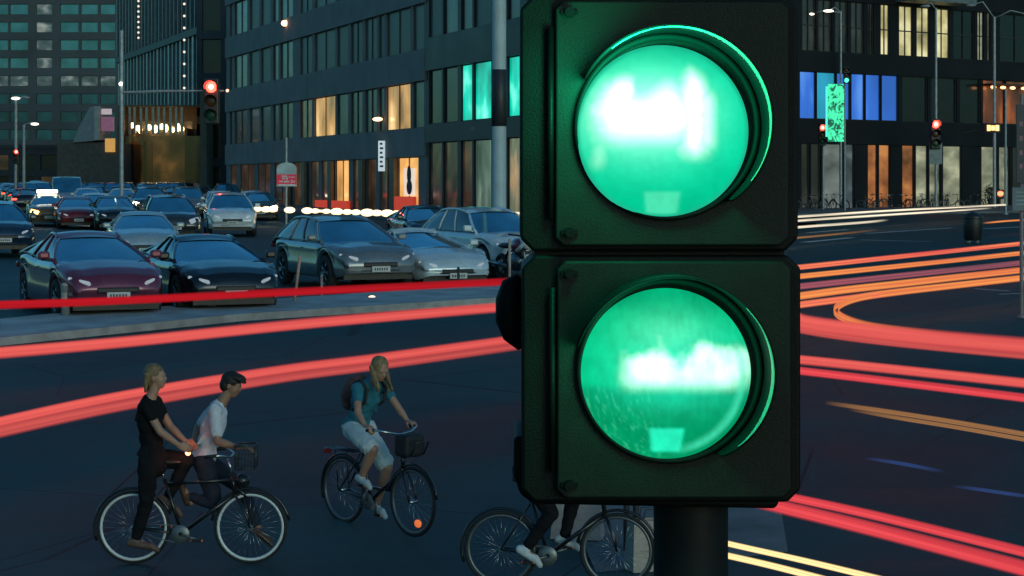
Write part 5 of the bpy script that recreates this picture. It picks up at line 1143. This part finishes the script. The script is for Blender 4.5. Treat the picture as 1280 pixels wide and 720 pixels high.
# ---- second bicycle
c2 = Vector(((472-CX)/F*20.15, 20.15, gz(20.1)+.005)); r2 = R(-47)
make_bike('black bicycle with an orange wheel reflector and rear rack, middle of the road', c2, r2, GRIM, 'step', rack=True, reflector=True, crate='bag', crank=R(80))
pz2 = person('cyclist with long fair hair in a teal top and pale shorts, carrying a backpack', c2, r2, dict(
    pelvis=(-.34, 0, 1.03), chest=(-.17, 0, 1.35), neck=(-.05, 0, 1.50), head=(.04, 0, 1.62), shL=(-.12, .17, 1.43), shR=(-.12, -.17, 1.43), elR=(.00, -.25, 1.19), wrR=(.14, -.275, 1.085), elL=(.04, .25, 1.20), wrL=(.14, .275, 1.085), hdR=(.1, 0, -.01), hdL=(.1, 0, -.01), hnR=(.1, 0, -1), hnL=(.1, 0, -1), curlR=(.95, 0, 0), curlL=(.95, 0, 0),
    hipL=(-.30, .09, .99), hipR=(-.30, -.09, .99), knR=(.06, -.11, .83), anR=(-.10, -.125, .54), ftR=(-.01, -.13, .485), knL=(.02, .11, .62), anL=(-.17, .125, .22), ftL=(-.09, .13, .16)), look=(1, -.15, -.45), sleeve=.45, top=TEALC, bottom=SHORTW, shoe=WHTS, hair='front', hairm=FAIR, legcut=.85, female=True)
g = MB(); g.ball((-.35, 0, 1.36), (.12, .16, .21), 18, 12, Matrix.Rotation(R(28), 3, 'Y')); g.ball((-.40, 0, 1.31), (.06, .11, .11), 14, 10)
bpk = thing('backpack', 'brown and grey backpack worn by the fair haired cyclist', 'backpack', c2, r2)
blob('pack_body', g, mat('pack_brown', (.13, .06, .055), .8, var=.6, vscale=7, bump=.4, bscale=25), bpk, .012)
for s2 in (-1, 1): g = MB(); g.tube([(-.27, s2*.09, 1.46), (-.13, s2*.12, 1.515), (-.01, s2*.12, 1.42), (-.05, s2*.12, 1.28), (-.24, s2*.14, 1.20)], .016, 8); g.build('strap', mat('pack_strap', (.03, .03, .03), .8), bpk)
# ---- third bicycle, half behind the signal
d3 = 17.7; c3 = Vector(((699-CX)/F*d3, d3, 0)); r3 = R(-6)
make_bike('thin framed bicycle low in the picture half hidden behind the traffic light', c3, r3, GRIM, 'drop', crate='pale', crank=R(195), wr=.335, wb=1.03)
person('rider in black trousers and a white shoe mostly hidden behind the traffic light', c3, r3, dict(
    pelvis=(-.30, 0, 1.04), chest=(-.10, 0, 1.37), neck=(.03, 0, 1.53), head=(.10, 0, 1.67), shL=(-.04, .18, 1.45), shR=(-.04, -.18, 1.45), elR=(.10, -.23, 1.20), wrR=(.28, -.21, 1.05), elL=(.12, .23, 1.2), wrL=(.28, .21, 1.05), hdR=(.1, 0, -.03), hdL=(.1, 0, -.03), curlR=(.95, 0, 0), curlL=(.95, 0, 0),
    hipL=(-.27, .09, 1.0), hipR=(-.27, -.09, 1.0), knR=(-.06, -.12, .68), anR=(-.28, -.13, .36), ftR=(-.20, -.13, .275), knL=(.12, .11, .78), anL=(.04, .125, .42), ftL=(.11, .13, .37)), look=(1, 0, -.2), sleeve=.9, top=mat('cloth_charcoal', (.03, .03, .033), .9, bump=.4), bottom=SH_BLK, shoe=WHTS, hair='short', hairm=DHAIR, legcut=1.9)
# poles and a folded pushchair-like trolley seen in the gap right of the bicycle
for px, lab in ((783, 'left one of two slim dark posts under the traffic light'), (795, 'right one of two slim dark posts under the traffic light')):
    p = G(px, 690); p.z += .004; o = thing('bollard', lab, 'bollard', p); b = MB(); b.tube([(0, 0, 0), (0, 0, .98)], .03, 12); b.build('post', DKPOLE, o); b = MB(); b.ball((0, 0, .98), (.036, .036, .02)); b.build('post_cap', mat('post_cap_warm', (.3, .2, .16), .5), o)
def parcel(px, py, sz, lab, m, rz=.3):
    p = G(px, py); o = thing('shopping_bag', lab, 'bag', (p.x, p.y, p.z+.005), rz); w, d, h = sz
    b = MB(); b.add([(-w/2, -d/2, 0), (w/2, -d/2, 0), (w/2, d/2, 0), (-w/2, d/2, 0), (-w*.42, -d*.25, h), (w*.46, -d*.2, h*.97), (w*.42, d*.2, h*1.02), (-w*.46, d*.25, h)], [(0, 3, 2, 1), (0, 1, 5, 4), (1, 2, 6, 5), (2, 3, 7, 6), (3, 0, 4, 7)])
    bo = b.build('bag_body', m, o); 
    for y in (-d*.22, d*.22): b = MB(); b.tube([(-w*.2, y, h*.97), (-w*.15, y, h*1.22), (w*.15, y, h*1.22), (w*.2, y, h*.97)], .006, 6); b.build('handle', DKPOLE, o)
BAGM = mat('bag_paper', (.40, .36, .32), .7, var=.15, vscale=6, bump=.3, bscale=20)
parcel(812, 712, (.42, .26, .46), 'pale bag standing beside the posts under the traffic light', BAGM)
parcel(722, 672, (.5, .3, .5), 'larger pale bag standing behind the third bicycle', mat('bag_beige', (.34, .30, .28), .7, var=.15, vscale=6, bump=.3, bscale=20), -.2)

# ---- people and bicycles before the right hand shops
def sit_pose(v): return dict(pelvis=(0, 0, .55), chest=(.03, 0, .92), neck=(.06, 0, 1.10), head=(.09, 0, 1.23), shL=(.03, .18, 1.01), shR=(.03, -.18, 1.01), elR=(.12, -.24, .76), wrR=(.33, -.12, .74), elL=(.12, .24, .76), wrL=(.33, .12, .74), hipL=(0, .09, .50), hipR=(0, -.09, .50), knR=(.42, -.10, .50), anR=(.42, -.1, .09), ftR=(.52, -.1, .05), knL=(.42, .1, .50), anL=(.40, .1, .09), ftL=(.50, .1, .05))
def stand_pose(v): return dict(pelvis=(0, 0, .95), chest=(.01, 0, 1.30), neck=(.02, 0, 1.48), head=(.05, 0, 1.62), shL=(0, .19, 1.40), shR=(0, -.19, 1.40), elR=(.02, -.25, 1.12), wrR=(.14, -.22, .90), elL=(-.03, .25, 1.12), wrL=(.06, .25, .88), hipL=(0, .09, .92), hipR=(0, -.09, .92), knR=(.10, -.1, .50), anR=(.02, -.1, .09), ftR=(.14, -.1, .045), knL=(-.02, .1, .50), anL=(-.16, .1, .10), ftL=(-.05, .1, .045))
ped = [('standing', 1078, stand_pose, SH_BLK, 'pedestrian in black standing before the dark pier of the shops'), ('sit', 1100, sit_pose, NAVY, 'seated figure in navy before the orange lit shop window')]
pB = G(1078, 262)
pa = person('pedestrian in dark clothes standing left of the orange lit shop window', G(1078, 261)+Vector((0, 0, .13)), R(150), stand_pose(0), top=NAVY, bottom=SH_BLK, shoe=BRNS, hairm=DHAIR, legcut=1.9, voxel=.018, group='people before the right hand shops', sleeve=1.8)
pb_ = person('seated figure in dark clothes before the orange lit shop window', G(1104, 260)+Vector((0, 0, .13)), R(200), sit_pose(0), top=SH_BLK, bottom=NAVY, shoe=BRNS, hairm=DHAIR, legcut=1.9, voxel=.018, group='people before the right hand shops', sleeve=1.8)
pc_ = person('seated figure in a pale top before the pale lit shop at the right', G(1209, 258)+Vector((0, 0, .13)), R(-100), sit_pose(0), top=SHORTW, bottom=NAVY, shoe=BRNS, hairm=DHAIR, legcut=1.9, voxel=.018, group='people before the right hand shops', sleeve=1.8)
bench_at = []
for px, py, s_, rz, lab in ((1014, 261, pa, 20, 'pedestrian standing nearest to the big traffic light before the shops'), (1122, 260, pa, 240, 'pedestrian standing right of the orange lit shop window'), (1196, 259, pa, 80, 'pedestrian standing before the pale lit windows right of the pole'), (1063, 259, pb_, 20, 'seated figure below the glowing green banner'), (1137, 258, pb_, 190, 'seated figure before the second orange window'), (1228, 257, pb_, 170, 'seated figure left of the low red lamp')):
    copy_tree(s_, None, G(px, py)+Vector((0, 0, .13)), R(rz), lab); 
    if s_ is pb_: bench_at.append((px, py, rz))
bench_at += [(1104, 260, 200), (1209, 258, -100)]
def stool(loc, rz, lab):
    o = thing('cafe_chair', lab, 'chair', loc, rz, 'cafe chairs before the shops'); b = MB(); b.cbox((0, 0, .44), (.42, .42, .04), bev=.01); b.build('seat', DKPOLE, o); b = MB(); b.cbox((-.20, 0, .72), (.03, .40, .34), bev=.01); b.build('backrest', DKPOLE, o)
    for x in (-.19, .19):
        for y in (-.19, .19): b = MB(); b.cyl((x, y, 0), (x, y, .42 if x > 0 else .88), .016, seg=6); b.build('leg', DKPOLE, o)
    return o
st0 = None
for px, py, rz in bench_at:
    lab = {1063: 'chair under the figure below the green banner', 1137: 'chair under the figure at the second orange window', 1228: 'chair under the figure left of the low red lamp', 1104: 'chair under the figure at the orange window', 1209: 'chair under the figure in the pale top'}[px]
    loc = G(px, py)+Vector((0, 0, .13))
    if st0 is None: st0 = stool(loc, R(rz), lab)
    else: copy_tree(st0, None, loc, R(rz), lab)
pk = None
for i, px in enumerate((1006, 1022, 1036, 1049, 1087, 1095, 1113, 1130, 1146, 1154, 1166, 1183, 1190, 1217, 1234)):
    loc = G(px, 264 - (i % 3)); loc.z += .005; rz = R(15+37*(i % 4) - 20*(i % 3))
    if pk is None: pk = make_bike('dark bicycle parked in the row before the right hand shops', loc, rz, GRIM, 'step', group='bicycles parked before the right hand shops', simple=True)
    else: copy_tree(pk, None, loc, rz)
# potted shrubs between them
LEAF = mat('shrub_leaf', (.035, .06, .035), .7, var=.5, vscale=5); POT = mat('planter_grey', (.07, .07, .075), .7)
def shrub(loc, lab, r=.55):
    o = thing('potted_shrub', lab, 'shrub', loc, 0, 'potted shrubs before the shops'); b = MB(); b.lathe([(.2, 0), (.3, .5), (.27, .5), (.25, .42), (.001, .42)], 16); b.build('pot', POT, o)
    b = MB(); b.tube([(0, 0, .40), (.03, 0, .9)], [.03, .015], 6); b.build('stem', BRNS, o)
    b = MB(); rr = random.Random(lab)
    for k in range(420):
        th = rr.random()*6.28; z = rr.uniform(-1, 1); q = Vector((math.cos(th)*math.sqrt(1-z*z), math.sin(th)*math.sqrt(1-z*z), z*1.1))*r*rr.uniform(.35, 1.0)*(1+.25*math.sin(th*3+z*4)) + Vector((0, 0, .95)); n_ = Vector((rr.gauss(0, 1), rr.gauss(0, 1), rr.gauss(0, 1))).normalized(); t_ = n_.orthogonal().normalized()*.07; u_ = n_.cross(t_)*.6
        b.add([q-t_, q-u_, q+t_, q+u_], [(0, 1, 2, 3)])
    b.build('foliage', LEAF, o); return o
for px, lab in ((1042, 'potted shrub below the green banner'), (1120, 'potted shrub between the orange lit shop windows'), (1176, 'potted shrub right of the red traffic light pole'), (1239, 'potted shrub beside the low red lamp')):
    shrub(G(px, 259)+Vector((0, 0, .13)), lab)
